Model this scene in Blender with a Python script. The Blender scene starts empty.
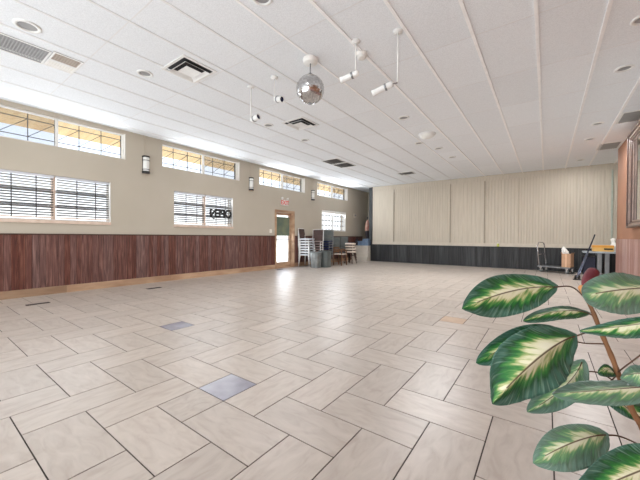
import bpy, math, random
from mathutils import Vector, Matrix
random.seed(7)
C = bpy.context.scene.collection
PI = math.pi

# ------------------------------------------------------------------ camera, sky, sun, large lights, exposure
CAM_H = 1.138
cam_d = bpy.data.cameras.new('camera'); cam = bpy.data.objects.new('camera', cam_d); C.objects.link(cam)
cam_d.sensor_width = 36.0; cam_d.lens = 308.67 / 640.0 * 36.0; cam_d.clip_start = 0.02; cam_d.clip_end = 300
yaw, pitch, roll = 0.6326, 0.0103, 0.0050
cy_, sy_ = math.cos(yaw), math.sin(yaw)
F_ = Vector((-sy_ * math.cos(pitch), cy_ * math.cos(pitch), -math.sin(pitch)))
R0 = Vector((cy_, sy_, 0)); U0 = R0.cross(F_)
R_ = math.cos(roll) * R0 + math.sin(roll) * U0; U_ = -math.sin(roll) * R0 + math.cos(roll) * U0
m = Matrix((R_, U_, -F_)).transposed().to_4x4(); m.translation = (0, 0, CAM_H)
cam.matrix_world = m
bpy.context.scene.camera = cam

w = bpy.data.worlds.new('sky'); bpy.context.scene.world = w; w.use_nodes = True
nt = w.node_tree; nt.nodes.clear()
out = nt.nodes.new('ShaderNodeOutputWorld'); bg = nt.nodes.new('ShaderNodeBackground')
tc = nt.nodes.new('ShaderNodeTexCoord'); sp = nt.nodes.new('ShaderNodeSeparateXYZ'); rp = nt.nodes.new('ShaderNodeValToRGB')
nt.links.new(tc.outputs['Generated'], sp.inputs[0]); nt.links.new(sp.outputs['Z'], rp.inputs[0])
rp.color_ramp.elements[0].position = 0.0; rp.color_ramp.elements[0].color = (0.97, 0.97, 0.97, 1)
rp.color_ramp.elements[1].position = 0.6; rp.color_ramp.elements[1].color = (0.42, 0.62, 1.0, 1)
nt.links.new(rp.outputs[0], bg.inputs[0]); bg.inputs[1].default_value = 1.75
nt.links.new(bg.outputs[0], out.inputs[0])

def sun_light(name, direction, energy, angle, color):
    d = bpy.data.lights.new(name, 'SUN'); d.energy = energy; d.angle = angle; d.color = color
    o = bpy.data.objects.new(name, d); C.objects.link(o)
    o.rotation_euler = Vector(direction).to_track_quat('-Z', 'Y').to_euler(); return o
sun_light('sun', (-0.28, 0.45, -0.85), 15.0, 0.01, (1.0, 0.97, 0.92))

def area_light(name, loc, direction, sx, sy, energy, color=(1, 1, 1)):
    d = bpy.data.lights.new(name, 'AREA'); d.shape = 'RECTANGLE'; d.size = sx; d.size_y = sy; d.energy = energy; d.color = color
    o = bpy.data.objects.new(name, d); C.objects.link(o); o.location = loc
    o.rotation_euler = Vector(direction).to_track_quat('-Z', 'Y').to_euler(); return o
# added soft fill from behind the camera, where the wall has no glazing
area_light('rear_fill', (-3.1, -3.1, 1.55), (0, 1, 0.22), 8.6, 2.9, 370, (0.90, 0.955, 1.0))
XWIN = -7.70
# daylight through each window of the side wall, in the window openings
for (ya, yb, za, zb, e, tilt) in ((0.72, 3.0, 2.93, 3.4, 7, -0.1), (3.96, 6.24, 2.93, 3.4, 9, -0.1), (7.2, 9.48, 2.93, 3.4, 17, -0.05), (10.4, 12.8, 2.93, 3.4, 28, -0.05),
                                (0.9, 2.7, 1.48, 2.25, 15, 0.5), (4.25, 6.0, 1.48, 2.25, 15, 0.5), (10.75, 12.6, 1.48, 2.25, 20, 0.5), (8.0, 8.76, 0.25, 1.15, 8, 0.4)):
    area_light('window_daylight', (XWIN, (ya + yb) / 2, (za + zb) / 2), (1, 0, tilt), yb - ya, zb - za, e, (0.90, 0.95, 1.0))
vs = bpy.context.scene.view_settings
vs.view_transform = 'Standard'; vs.look = 'None'; vs.gamma = 1.0; vs.use_curve_mapping = False
vs.exposure = 0.29
cyc = bpy.context.scene.cycles
cyc.max_bounces = 10; cyc.diffuse_bounces = 6; cyc.glossy_bounces = 4; cyc.transparent_max_bounces = 16
cyc.sample_clamp_indirect = 8.0

# ------------------------------------------------------------------ materials
def lin(c):
    f = lambda v: v / 12.92 if v <= 0.04045 else ((v + 0.055) / 1.055) ** 2.4
    return tuple(f(v / 255.0) for v in c) + (1.0,)
MATS = {}
def nodes(name):
    mt = bpy.data.materials.new(name); mt.use_nodes = True
    n = mt.node_tree; b = n.nodes['Principled BSDF']
    MATS[name] = mt
    return mt, n, b, (lambda t: n.nodes.new(t)), (lambda a, c: n.links.new(a, c))
def mixc(n, fac, a, b):
    x = n.nodes.new('ShaderNodeMix'); x.data_type = 'RGBA'
    if isinstance(fac, (int, float)): x.inputs[0].default_value = fac
    else: n.links.new(fac, x.inputs[0])
    for k, v in ((6, a), (7, b)):
        if isinstance(v, tuple): x.inputs[k].default_value = v
        else: n.links.new(v, x.inputs[k])
    return x.outputs[2]
def math_(n, op, a, b=None, clamp=False):
    x = n.nodes.new('ShaderNodeMath'); x.operation = op; x.use_clamp = clamp
    for k, v in ((0, a), (1, b)):
        if v is None: continue
        if isinstance(v, (int, float)): x.inputs[k].default_value = v
        else: n.links.new(v, x.inputs[k])
    return x.outputs[0]
def mat(name, c, rough=0.5, metal=0.0, c2=None, scale=8.0, stretch=(1, 1, 1), bump=0.0, bscale=None, spec=0.5, rnd=0.0, detail=3.0):
    """plain procedural material: base colour, noise towards c2, per-face shade from the 'rnd' attribute, noise bump"""
    mt, n, b, N, Lk = nodes(name)
    b.inputs['Roughness'].default_value = rough; b.inputs['Metallic'].default_value = metal
    b.inputs['Specular IOR Level'].default_value = spec
    tcn = N('ShaderNodeTexCoord'); mp = N('ShaderNodeMapping'); mp.inputs['Scale'].default_value = stretch
    Lk(tcn.outputs['Object'], mp.inputs[0])
    ns = N('ShaderNodeTexNoise'); ns.inputs['Scale'].default_value = scale; ns.inputs['Detail'].default_value = detail
    Lk(mp.outputs[0], ns.inputs['Vector'])
    if c2 is None: c2 = tuple(max(0, v - 8) for v in c)
    ramp = N('ShaderNodeMapRange'); ramp.inputs[1].default_value = 0.35; ramp.inputs[2].default_value = 0.65
    Lk(ns.outputs['Fac'], ramp.inputs[0])
    col = mixc(n, ramp.outputs[0], lin(c), lin(c2))
    if rnd:
        at = N('ShaderNodeAttribute'); at.attribute_name = 'rnd'
        hs = N('ShaderNodeHueSaturation'); Lk(col, hs.inputs['Color'])
        Lk(math_(n, 'ADD', math_(n, 'MULTIPLY', at.outputs['Fac'], rnd), 1.0 - rnd / 2), hs.inputs['Value'])
        col = hs.outputs['Color']
    Lk(col, b.inputs['Base Color'])
    if bump:
        n2 = N('ShaderNodeTexNoise'); n2.inputs['Scale'].default_value = bscale or scale * 6; n2.inputs['Detail'].default_value = 4
        Lk(mp.outputs[0], n2.inputs['Vector'])
        bp = N('ShaderNodeBump'); bp.inputs['Strength'].default_value = bump; bp.inputs['Distance'].default_value = 0.01
        Lk(n2.outputs['Fac'], bp.inputs['Height']); Lk(bp.outputs[0], b.inputs['Normal'])
    return mt

mat('wall_paint', (190, 181, 166), 0.8, c2=(186, 177, 161), scale=1.2, bump=0.06, bscale=120)
mat('salmon_paint', (160, 116, 90), 0.75, c2=(152, 108, 84), scale=2, bump=0.05, bscale=120)
mat('ceiling_tile', (238, 242, 246), 0.9, c2=(226, 230, 234), scale=90, bump=0.25, bscale=260, rnd=0.05)
mat('tee_white', (250, 250, 250), 0.5)
mat('tee_dull', (230, 231, 232), 0.6)
mat('white_metal', (232, 232, 230), 0.4)
mat('white_plastic', (235, 233, 228), 0.35)
mat('vent_grey', (150, 150, 150), 0.5)
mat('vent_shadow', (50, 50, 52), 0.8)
mat('vent_dim', (150, 150, 152), 0.7)
mat('mauve_vinyl', (150, 128, 122), 0.5, c2=(134, 112, 108))
mat('vent_tan', (176, 164, 152), 0.6)
mat('chrome', (215, 215, 218), 0.15, 1.0)
mat('steel', (150, 152, 155), 0.35, 0.9)
mat('black_metal', (28, 27, 28), 0.4)
mat('black_plastic', (24, 24, 26), 0.5)
mat('lens_dark', (32, 34, 60), 0.08)
mat('frosted_glass', (236, 236, 232), 0.35)
mat('grout', (70, 62, 58), 0.9)
mat('window_white', (232, 230, 226), 0.45)
mat('tan_wood', (182, 152, 124), 0.5, c2=(152, 120, 94), scale=6, stretch=(1, 0.25, 1), rnd=0.5)
mat('rose_wood', (224, 204, 188), 0.5, c2=(208, 184, 166), scale=8, stretch=(1, 1, 0.3))
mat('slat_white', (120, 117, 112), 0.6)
mat('cord_dark', (70, 66, 62), 0.8)
mat('rail_grey', (206, 208, 214), 0.5)
mat('grille_iron', (62, 50, 44), 0.6)
mat('soffit_wood', (240, 206, 148), 0.7, c2=(224, 184, 124), scale=3, stretch=(0.3, 4, 1))
mat('concrete', (206, 204, 198), 0.9, c2=(188, 186, 180), scale=0.6)
mat('roof_tar', (90, 88, 86), 0.9)
mat('partition', (198, 188, 172), 0.65, c2=(190, 180, 164), scale=3, stretch=(6, 1, 0.4), rnd=0.05)
mat('partition_trim', (204, 194, 178), 0.55)
mat('seam_dark', (160, 150, 134), 0.6)
mat('curtain_grey', (74, 77, 78), 0.85)
mat('seam_green', (176, 182, 170), 0.6)
mat('stage_black', (34, 35, 37), 0.55, c2=(60, 61, 62), scale=5, stretch=(6, 1, 0.25), rnd=0.7, spec=0.4)
mat('stage_top', (40, 40, 42), 0.6)
mat('step_white', (214, 206, 194), 0.6, c2=(204, 196, 184), scale=4)
mat('cardboard', (198, 158, 128), 0.8, c2=(184, 144, 114), scale=6)
mat('box_glare', (226, 188, 154), 0.5)
mat('paper', (240, 238, 232), 0.8, bump=0.3, bscale=20)
mat('box_orange', (236, 168, 74), 0.5)
mat('box_yellow', (240, 192, 112), 0.5)
mat('navy', (28, 32, 52), 0.6)
mat('navy_fabric', (34, 42, 78), 0.8, bump=0.2, bscale=200)
mat('brown_vinyl', (84, 62, 56), 0.5, c2=(70, 52, 48))
mat('grey_fabric', (112, 116, 112), 0.85, c2=(98, 104, 102), bump=0.2, bscale=200)
mat('pale_vinyl', (214, 218, 224), 0.5)
mat('cream_cushion', (222, 208, 194), 0.7, c2=(206, 190, 176))
mat('dark_wood', (74, 50, 38), 0.5, c2=(58, 38, 28), stretch=(1, 1, 0.2))
mat('oak_wood', (128, 92, 64), 0.5, c2=(104, 72, 50), stretch=(1, 1, 0.2))
mat('galvanised', (146, 150, 148), 0.42, 0.55, c2=(120, 124, 124), scale=6)
mat('dark_bin', (92, 98, 96), 0.5)
mat('blue_crate', (112, 134, 158), 0.6, c2=(92, 112, 138))
mat('flag_red', (160, 92, 82), 0.8, c2=(196, 168, 152), scale=10, stretch=(1, 1, 0.5))
mat('flag_dark', (52, 44, 50), 0.8)
mat('exit_red', (222, 96, 92), 0.5)
mat('shade_green', (122, 130, 104), 0.8, c2=(96, 110, 98), scale=3)
mat('switch_plate', (238, 232, 220), 0.4)
mat('table_grey', (176, 184, 192), 0.4)
mat('table_leg', (132, 134, 136), 0.45)
mat('pole_blue', (110, 118, 138), 0.3, 0.6)
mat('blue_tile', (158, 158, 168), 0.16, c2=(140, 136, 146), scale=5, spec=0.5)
mat('bark_brown', (138, 96, 64), 0.7, c2=(98, 66, 46), scale=14, stretch=(1, 1, 0.25), bump=0.3, bscale=60)
mat('stem_brown', (92, 66, 50), 0.6)
mat('bud_maroon', (120, 42, 52), 0.6, c2=(92, 28, 38), scale=12, bump=0.2)
mat('bud_orange', (214, 150, 92), 0.6)
mat('pot_clay', (150, 92, 66), 0.8, c2=(132, 78, 56))
mat('soil', (56, 42, 34), 0.95, bump=0.8, bscale=60)
mat('lime_plastic', (206, 210, 110), 0.5)
mat('register_brown', (70, 60, 54), 0.6)
mat('mirror_frame', (78, 52, 40), 0.32, c2=(58, 38, 30), scale=8, stretch=(1, 0.2, 1), spec=0.6)
mat('mirror_frame_light', (142, 120, 110), 0.3, c2=(118, 98, 88), spec=0.6)
mat('mirror_glass', (228, 228, 226), 0.02, 1.0)
mat('ball_mirror', (205, 205, 206), 0.13, 1.0, rnd=0.35)

def glass(name, tint, fac):
    mt = bpy.data.materials.new(name); mt.use_nodes = True; n = mt.node_tree; n.nodes.clear(); MATS[name] = mt
    o = n.nodes.new('ShaderNodeOutputMaterial'); t = n.nodes.new('ShaderNodeBsdfTransparent'); g = n.nodes.new('ShaderNodeBsdfGlossy')
    t.inputs[0].default_value = tint; g.inputs['Roughness'].default_value = 0.03
    x = n.nodes.new('ShaderNodeMixShader'); x.inputs[0].default_value = fac
    n.links.new(t.outputs[0], x.inputs[1]); n.links.new(g.outputs[0], x.inputs[2]); n.links.new(x.outputs[0], o.inputs[0])
def mesh_screen(name, c, fac):
    mt = bpy.data.materials.new(name); mt.use_nodes = True; n = mt.node_tree; n.nodes.clear(); MATS[name] = mt
    o = n.nodes.new('ShaderNodeOutputMaterial'); t = n.nodes.new('ShaderNodeBsdfTransparent'); d = n.nodes.new('ShaderNodeBsdfDiffuse')
    d.inputs[0].default_value = c
    x = n.nodes.new('ShaderNodeMixShader'); x.inputs[0].default_value = fac
    n.links.new(t.outputs[0], x.inputs[1]); n.links.new(d.outputs[0], x.inputs[2]); n.links.new(x.outputs[0], o.inputs[0])
glass('pane_glass', (0.97, 0.98, 0.98, 1), 0.05)
mesh_screen('insect_screen', (0.06, 0.06, 0.07, 1), 0.25)

def plank_wood(name, a, b2, c, rough):
    mt, n, b, N, Lk = nodes(name)
    b.inputs['Roughness'].default_value = rough
    tcn = N('ShaderNodeTexCoord'); mp = N('ShaderNodeMapping'); mp.inputs['Scale'].default_value = (14, 14, 0.8)
    at = N('ShaderNodeAttribute'); at.attribute_name = 'rnd'
    cm = N('ShaderNodeCombineXYZ'); Lk(math_(n, 'MULTIPLY', at.outputs['Fac'], 40.0), cm.inputs[2])
    va = N('ShaderNodeVectorMath'); va.operation = 'ADD'; Lk(tcn.outputs['Object'], va.inputs[0]); Lk(cm.outputs[0], va.inputs[1])
    Lk(va.outputs[0], mp.inputs[0])
    n1 = N('ShaderNodeTexNoise'); n1.inputs['Scale'].default_value = 3.0; n1.inputs['Detail'].default_value = 6; n1.inputs['Distortion'].default_value = 0.8
    Lk(mp.outputs[0], n1.inputs['Vector'])
    r = N('ShaderNodeValToRGB'); e = r.color_ramp.elements
    e[0].position = 0.33; e[0].color = lin(a); e[1].position = 0.52; e[1].color = lin(b2)
    x = e.new(0.68); x.color = lin(c)
    Lk(n1.outputs['Fac'], r.inputs[0])
    hs = N('ShaderNodeHueSaturation'); Lk(r.outputs[0], hs.inputs['Color'])
    Lk(math_(n, 'ADD', math_(n, 'MULTIPLY', at.outputs['Fac'], 0.35), 0.82), hs.inputs['Value'])
    Lk(math_(n, 'ADD', math_(n, 'MULTIPLY', at.outputs['Fac'], -0.4), 1.15), hs.inputs['Saturation'])
    Lk(hs.outputs[0], b.inputs['Base Color'])
    bp = N('ShaderNodeBump'); bp.inputs['Strength'].default_value = 0.15; bp.inputs['Distance'].default_value = 0.004
    Lk(n1.outputs['Fac'], bp.inputs['Height']); Lk(bp.outputs[0], b.inputs['Normal'])
plank_wood('wainscot_wood', (72, 41, 35), (104, 64, 56), (134, 94, 82), 0.42)
plank_wood('wainscot_rose_lit', (136, 98, 90), (164, 126, 116), (182, 146, 136), 0.45)  # right-hand planks: direct light is put into the paler colours

def floor_tile():
    mt, n, b, N, Lk = nodes('floor_tile')
    b.inputs['Roughness'].default_value = 0.33; b.inputs['Specular IOR Level'].default_value = 0.45
    uv = N('ShaderNodeUVMap'); at = N('ShaderNodeAttribute'); at.attribute_name = 'rnd'
    mp = N('ShaderNodeMapping'); mp.inputs['Scale'].default_value = (1.1, 3.2, 1)
    cm = N('ShaderNodeCombineXYZ'); Lk(math_(n, 'MULTIPLY', at.outputs['Fac'], 60.0), cm.inputs[0]); Lk(math_(n, 'MULTIPLY', at.outputs['Fac'], 37.0), cm.inputs[1])
    va = N('ShaderNodeVectorMath'); va.operation = 'ADD'; Lk(uv.outputs[0], va.inputs[0]); Lk(cm.outputs[0], va.inputs[1]); Lk(va.outputs[0], mp.inputs[0])
    n1 = N('ShaderNodeTexNoise'); n1.inputs['Scale'].default_value = 1.6; n1.inputs['Detail'].default_value = 4; n1.inputs['Distortion'].default_value = 0.9
    Lk(mp.outputs[0], n1.inputs['Vector'])
    r = N('ShaderNodeValToRGB'); e = r.color_ramp.elements
    e[0].position = 0.30; e[0].color = lin((170, 157, 147)); e[1].position = 0.5; e[1].color = lin((180, 169, 159))
    x = e.new(0.72); x.color = lin((188, 177, 167))
    Lk(n1.outputs['Fac'], r.inputs[0])
    hs = N('ShaderNodeHueSaturation'); Lk(r.outputs[0], hs.inputs['Color'])
    Lk(math_(n, 'ADD', math_(n, 'MULTIPLY', at.outputs['Fac'], 0.13), 0.93), hs.inputs['Value'])
    Lk(hs.outputs[0], b.inputs['Base Color'])
floor_tile()
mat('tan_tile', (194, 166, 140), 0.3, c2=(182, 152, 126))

def leaf_mat():
    mt, n, b, N, Lk = nodes('variegated_leaf')
    b.inputs['Roughness'].default_value = 0.38; b.inputs['Specular IOR Level'].default_value = 0.5
    uv = N('ShaderNodeUVMap'); s = N('ShaderNodeSeparateXYZ'); Lk(uv.outputs[0], s.inputs[0])
    at = N('ShaderNodeAttribute'); at.attribute_name = 'rnd'
    u = s.outputs[0]; v = s.outputs[1]                     # v = 0 at the midrib, 1 at the edge (uv y is |v|), u along
    # feather streaks run outwards and forwards from the midrib: vary fast along (u - 0.35 v), slowly across
    a = math_(n, 'SUBTRACT', u, math_(n, 'MULTIPLY', v, 0.22))
    side = N('ShaderNodeUVMap'); side.uv_map = 'side'; s2 = N('ShaderNodeSeparateXYZ'); Lk(side.outputs[0], s2.inputs[0])
    cmb = N('ShaderNodeCombineXYZ'); Lk(math_(n, 'MULTIPLY', a, 26.0), cmb.inputs[0]); Lk(math_(n, 'MULTIPLY', v, 2.0), cmb.inputs[1])
    Lk(math_(n, 'ADD', math_(n, 'MULTIPLY', at.outputs['Fac'], 30.0), math_(n, 'MULTIPLY', s2.outputs[0], 7.0)), cmb.inputs[2])
    n1 = N('ShaderNodeTexNoise'); n1.inputs['Scale'].default_value = 1.0; n1.inputs['Detail'].default_value = 4; Lk(cmb.outputs[0], n1.inputs['Vector'])
    cm2 = N('ShaderNodeCombineXYZ'); Lk(math_(n, 'MULTIPLY', a, 6.0), cm2.inputs[0]); Lk(math_(n, 'MULTIPLY', v, 1.2), cm2.inputs[1]); Lk(math_(n, 'ADD', math_(n, 'MULTIPLY', at.outputs['Fac'], 50.0), math_(n, 'MULTIPLY', s2.outputs[0], 11.0)), cm2.inputs[2])
    n2 = N('ShaderNodeTexNoise'); n2.inputs['Scale'].default_value = 1.0; n2.inputs['Detail'].default_value = 2; Lk(cm2.outputs[0], n2.inputs['Vector'])
    # taper of the cream zone towards the tip
    edge = math_(n, 'ADD', v, math_(n, 'MULTIPLY', math_(n, 'SUBTRACT', n1.outputs['Fac'], 0.5), 0.9))
    edge = math_(n, 'ADD', edge, math_(n, 'MULTIPLY', math_(n, 'SUBTRACT', n2.outputs['Fac'], 0.5), 1.1))
    edge = math_(n, 'ADD', edge, math_(n, 'MULTIPLY', math_(n, 'POWER', u, 4.0), 0.45))
    edge = math_(n, 'ADD', edge, math_(n, 'MULTIPLY', math_(n, 'POWER', math_(n, 'SUBTRACT', 1.0, u), 6.0), 0.3))
    r = N('ShaderNodeValToRGB'); e = r.color_ramp.elements
    e[0].position = 0.0; e[0].color = lin((226, 222, 196)); e[1].position = 0.22; e[1].color = lin((216, 214, 178))
    for p, c in ((0.33, (172, 180, 122)), (0.43, (92, 142, 74)), (0.57, (38, 112, 48)), (0.80, (24, 72, 44)), (1.0, (58, 98, 84))):
        q = e.new(p); q.color = lin(c)
    edge = math_(n, 'ADD', edge, 0.06)
    Lk(edge, r.inputs[0])
    # sheen bands of pale blue-green ribs
    cm3 = N('ShaderNodeCombineXYZ'); Lk(math_(n, 'MULTIPLY', a, 45.0), cm3.inputs[0]); Lk(math_(n, 'MULTIPLY', v, 1.0), cm3.inputs[1]); Lk(s2.outputs[0], cm3.inputs[2])
    n3 = N('ShaderNodeTexNoise'); n3.inputs['Scale'].default_value = 1.0; n3.inputs['Detail'].default_value = 1; Lk(cm3.outputs[0], n3.inputs['Vector'])
    f3 = N('ShaderNodeMapRange'); f3.inputs[1].default_value = 0.52; f3.inputs[2].default_value = 0.72; Lk(n3.outputs['Fac'], f3.inputs[0])
    fe = N('ShaderNodeMapRange'); fe.inputs[1].default_value = 0.3; fe.inputs[2].default_value = 1.0; Lk(v, fe.inputs[0])
    pale = mixc(n, math_(n, 'MULTIPLY', math_(n, 'MULTIPLY', f3.outputs[0], fe.outputs[0]), 0.5), r.outputs[0], lin((168, 196, 178)))
    # dark midrib line
    mr = N('ShaderNodeMapRange'); mr.inputs[1].default_value = 0.016; mr.inputs[2].default_value = 0.04; mr.inputs[3].default_value = 1.0; mr.inputs[4].default_value = 0.0; Lk(v, mr.inputs[0])
    pale = mixc(n, math_(n, 'MULTIPLY', math_(n, 'GREATER_THAN', at.outputs['Fac'], 0.5), 0.2), pale, lin((176, 198, 182)))  # glossy wash on some leaves, mixed into their colour as a pale tint
    mm = math_(n, 'MULTIPLY', mr.outputs[0], math_(n, 'LESS_THAN', u, 0.86))
    col = mixc(n, mm, pale, lin((96, 84, 62)))
    Lk(col, b.inputs['Base Color'])
    bp = N('ShaderNodeBump'); bp.inputs['Strength'].default_value = 0.35; bp.inputs['Distance'].default_value = 0.004
    Lk(n3.outputs['Fac'], bp.inputs['Height']); Lk(bp.outputs[0], b.inputs['Normal'])
leaf_mat()

# ------------------------------------------------------------------ mesh builder
class MB:
    def __init__(s, off=(0, 0, 0)):
        s.v = []; s.f = []; s.mi = []; s.rnd = []; s.uv = []; s.uv2 = []; s.sm = []; s.off = Vector(off); s.cur = 0; s.r = None
    def face(s, idx, smooth=False, uv=None, uv2=None, r=None):
        s.f.append(tuple(idx)); s.mi.append(s.cur); s.sm.append(smooth)
        s.rnd.append(r if r is not None else (s.r if s.r is not None else 0.5))
        s.uv.append(uv or [(0, 0)] * len(idx)); s.uv2.append(uv2 or [(0, 0)] * len(idx))
    def pts(s, ps):
        k = len(s.v); s.v += [tuple(Vector(p)) for p in ps]; return k
    def box(s, x0, x1, y0, y1, z0, z1, M=None):
        ps = [(x0, y0, z0), (x1, y0, z0), (x1, y1, z0), (x0, y1, z0), (x0, y0, z1), (x1, y0, z1), (x1, y1, z1), (x0, y1, z1)]
        if M is not None: ps = [M @ Vector(p) for p in ps]
        k = s.pts(ps)
        for q in ((3, 2, 1, 0), (4, 5, 6, 7), (0, 1, 5, 4), (1, 2, 6, 5), (2, 3, 7, 6), (3, 0, 4, 7)): s.face([k + i for i in q])
        return s
    def bar(s, p0, p1, w, t, up=(0, 0, 1)):
        """rectangular bar from p0 to p1"""
        p0, p1 = Vector(p0), Vector(p1); d = (p1 - p0).normalized(); u = Vector(up)
        if abs(d.dot(u)) > 0.98: u = Vector((0, 1, 0))
        a = d.cross(u).normalized(); b = a.cross(d).normalized()
        k = s.pts([p + a * w / 2 * i + b * t / 2 * j for p in (p0, p1) for i, j in ((-1, -1), (1, -1), (1, 1), (-1, 1))])
        for q in ((3, 2, 1, 0), (4, 5, 6, 7), (0, 1, 5, 4), (1, 2, 6, 5), (2, 3, 7, 6), (3, 0, 4, 7)): s.face([k + i for i in q])
        return s
    def tube(s, path, r, n=10, cap=True):
        path = [Vector(p) for p in path]; rs = r if isinstance(r, (list, tuple)) else [r] * len(path)
        ref = Vector((0, 0, 1)); rings = []
        d0 = (path[1] - path[0]).normalized()
        if abs(d0.dot(ref)) > 0.95: ref = Vector((1, 0, 0))
        a = d0.cross(ref).normalized()
        for i, p in enumerate(path):
            d = ((path[min(i + 1, len(path) - 1)] - path[max(i - 1, 0)])).normalized()
            a = (a - d * a.dot(d)).normalized(); b = d.cross(a)
            rings.append(s.pts([p + (a * math.cos(2 * PI * j / n) + b * math.sin(2 * PI * j / n)) * rs[i] for j in range(n)]))
        for i in range(len(path) - 1):
            for j in range(n):
                q = (j + 1) % n
                s.face([rings[i] + j, rings[i] + q, rings[i + 1] + q, rings[i + 1] + j], True)
        if cap:
            s.face([rings[0] + j for j in reversed(range(n))]); s.face([rings[-1] + j for j in range(n)])
        return s
    def lathe(s, prof, c=(0, 0, 0), n=24, axis=(0, 0, 1), smooth=True):
        """prof: (radius, height along the axis)"""
        A = Vector(axis).normalized(); c = Vector(c)
        X = A.orthogonal().normalized(); Y = A.cross(X); rings = []
        for r, z in prof:
            rings.append(s.pts([c + A * z + (X * math.cos(2 * PI * j / n) + Y * math.sin(2 * PI * j / n)) * max(r, 1e-5) for j in range(n)]))
        for i in range(len(prof) - 1):
            for j in range(n):
                q = (j + 1) % n
                s.face([rings[i] + j, rings[i] + q, rings[i + 1] + q, rings[i + 1] + j], smooth)
        return s
    def build(s, name, mats, parent=None, bevel=0.0, solid=0.0, seg=2):
        me = bpy.data.meshes.new(name)
        me.from_pydata([tuple(Vector(p) - s.off) for p in s.v], [], s.f)
        for mm in (mats if isinstance(mats, (list, tuple)) else [mats]): me.materials.append(MATS[mm])
        me.polygons.foreach_set('material_index', s.mi); me.polygons.foreach_set('use_smooth', s.sm)
        at = me.attributes.new('rnd', 'FLOAT', 'FACE'); at.data.foreach_set('value', s.rnd)
        for nm, src in (('UVMap', s.uv), ('side', s.uv2)):
            if any(any(p != (0, 0) for p in f) for f in src):
                l = me.uv_layers.new(name=nm); l.data.foreach_set('uv', [c for f in src for p in f for c in p])
        me.update()
        o = bpy.data.objects.new(name, me); C.objects.link(o)
        if parent is not None: o.parent = parent
        if bevel:
            md = o.modifiers.new('bevel', 'BEVEL'); md.width = bevel; md.segments = seg; md.limit_method = 'ANGLE'
        if solid:
            md = o.modifiers.new('solid', 'SOLIDIFY'); md.thickness = solid; md.offset = 0
        return o

def tag(o, label, cat, group=None, kind=None):
    o['label'] = label; o['category'] = cat
    if group: o['group'] = group
    if kind: o['kind'] = kind
    return o
def thing(name, label, cat, loc=(0, 0, 0), rz=0.0, group=None):
    o = bpy.data.objects.new(name, None); C.objects.link(o); o.empty_display_size = 0.1
    o.location = loc; o.rotation_euler = (0, 0, rz)
    return tag(o, label, cat, group)
def setting(name, label, cat, loc=None):
    o = bpy.data.objects.new(name, None); C.objects.link(o); o.location = loc or (0, 0, 0)
    return tag(o, label, cat, kind='structure')
def kids(o): return [c for c in o.children]
def dup(o, loc, rz=None, label=None, group=None):
    def rec(src, par):
        c = src.copy(); C.objects.link(c)
        if par is not None: c.parent = par
        for k in list(src.children): rec(k, c)
        return c
    r = rec(o, None); r.location = loc
    if rz is not None: r.rotation_euler = (0, 0, rz)
    if label: r['label'] = label
    if group: r['group'] = group
    return r

# ------------------------------------------------------------------ room shell
XL, XR, CEIL = -7.75, 1.53, 3.529
YB, YS, YF = 14.9, 13.34, -3.3           # far end of the alcove, stage front, front end behind the camera
T = 0.305
GX, GY = -1.483, 1.320                   # herringbone origin

# floor: herringbone of 1x2 tiles over a grout bed
fb = MB(); fb.cur = 1
fb.box(-8.0, 3.1, YF, YB + 0.1, -0.12, -0.003)
fb.cur = 0
skip = {(-2, 0), (-8, 2), (1, 10)}
def clip(x0, x1, y0, y1, horiz):
    a, b, c, d = max(x0, XL), min(x1, 3.0), max(y0, YF), min(y1, YB)
    if b - a < 0.02 or d - c < 0.02: return
    g = 0.0036; a += g; b -= g; c += g; d -= g
    k = fb.pts([(a, c, 0), (b, c, 0), (b, d, 0), (a, d, 0), (a, c, -.003), (b, c, -.003), (b, d, -.003), (a, d, -.003)])
    if horiz: uv = [(0, 0), (2, 0), (2, 1), (0, 1)]
    else: uv = [(0, 0), (0, 1), (2, 1), (2, 0)]
    r = random.random()
    fb.face([k, k + 1, k + 2, k + 3], uv=uv, r=r)
    for q in ((0, 4, 5, 1), (1, 5, 6, 2), (2, 6, 7, 3), (3, 7, 4, 0)): fb.face([k + i for i in q], uv=uv, r=r)
for j in range(-17, 46):
    for i in range(-22, 16):
        cl = (i - j) % 4
        x0, y0 = GX + i * T, GY + j * T
        if cl == 0:
            cells = [(i, j), (i + 1, j)]
        elif cl == 3:
            cells = [(i, j), (i, j + 1)]
        else: continue
        if any(c in skip for c in cells):
            for c in cells:
                if c not in skip: clip(GX + c[0] * T, GX + (c[0] + 1) * T, GY + c[1] * T, GY + (c[1] + 1) * T, cl == 0)
                elif c == (1, 10):
                    pass
            continue
        if cl == 0: clip(x0, x0 + 2 * T, y0, y0 + T, True)
        else: clip(x0, x0 + T, y0, y0 + 2 * T, False)
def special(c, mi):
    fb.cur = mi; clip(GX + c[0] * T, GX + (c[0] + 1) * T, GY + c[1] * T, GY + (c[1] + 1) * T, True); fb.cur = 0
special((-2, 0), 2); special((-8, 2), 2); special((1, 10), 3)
fl = fb.build('floor', ['floor_tile', 'grout', 'blue_tile', 'tan_tile'])
tag(fl, 'pale wood-look floor tiles laid in a herringbone over the whole hall', 'floor', kind='structure')

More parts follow.
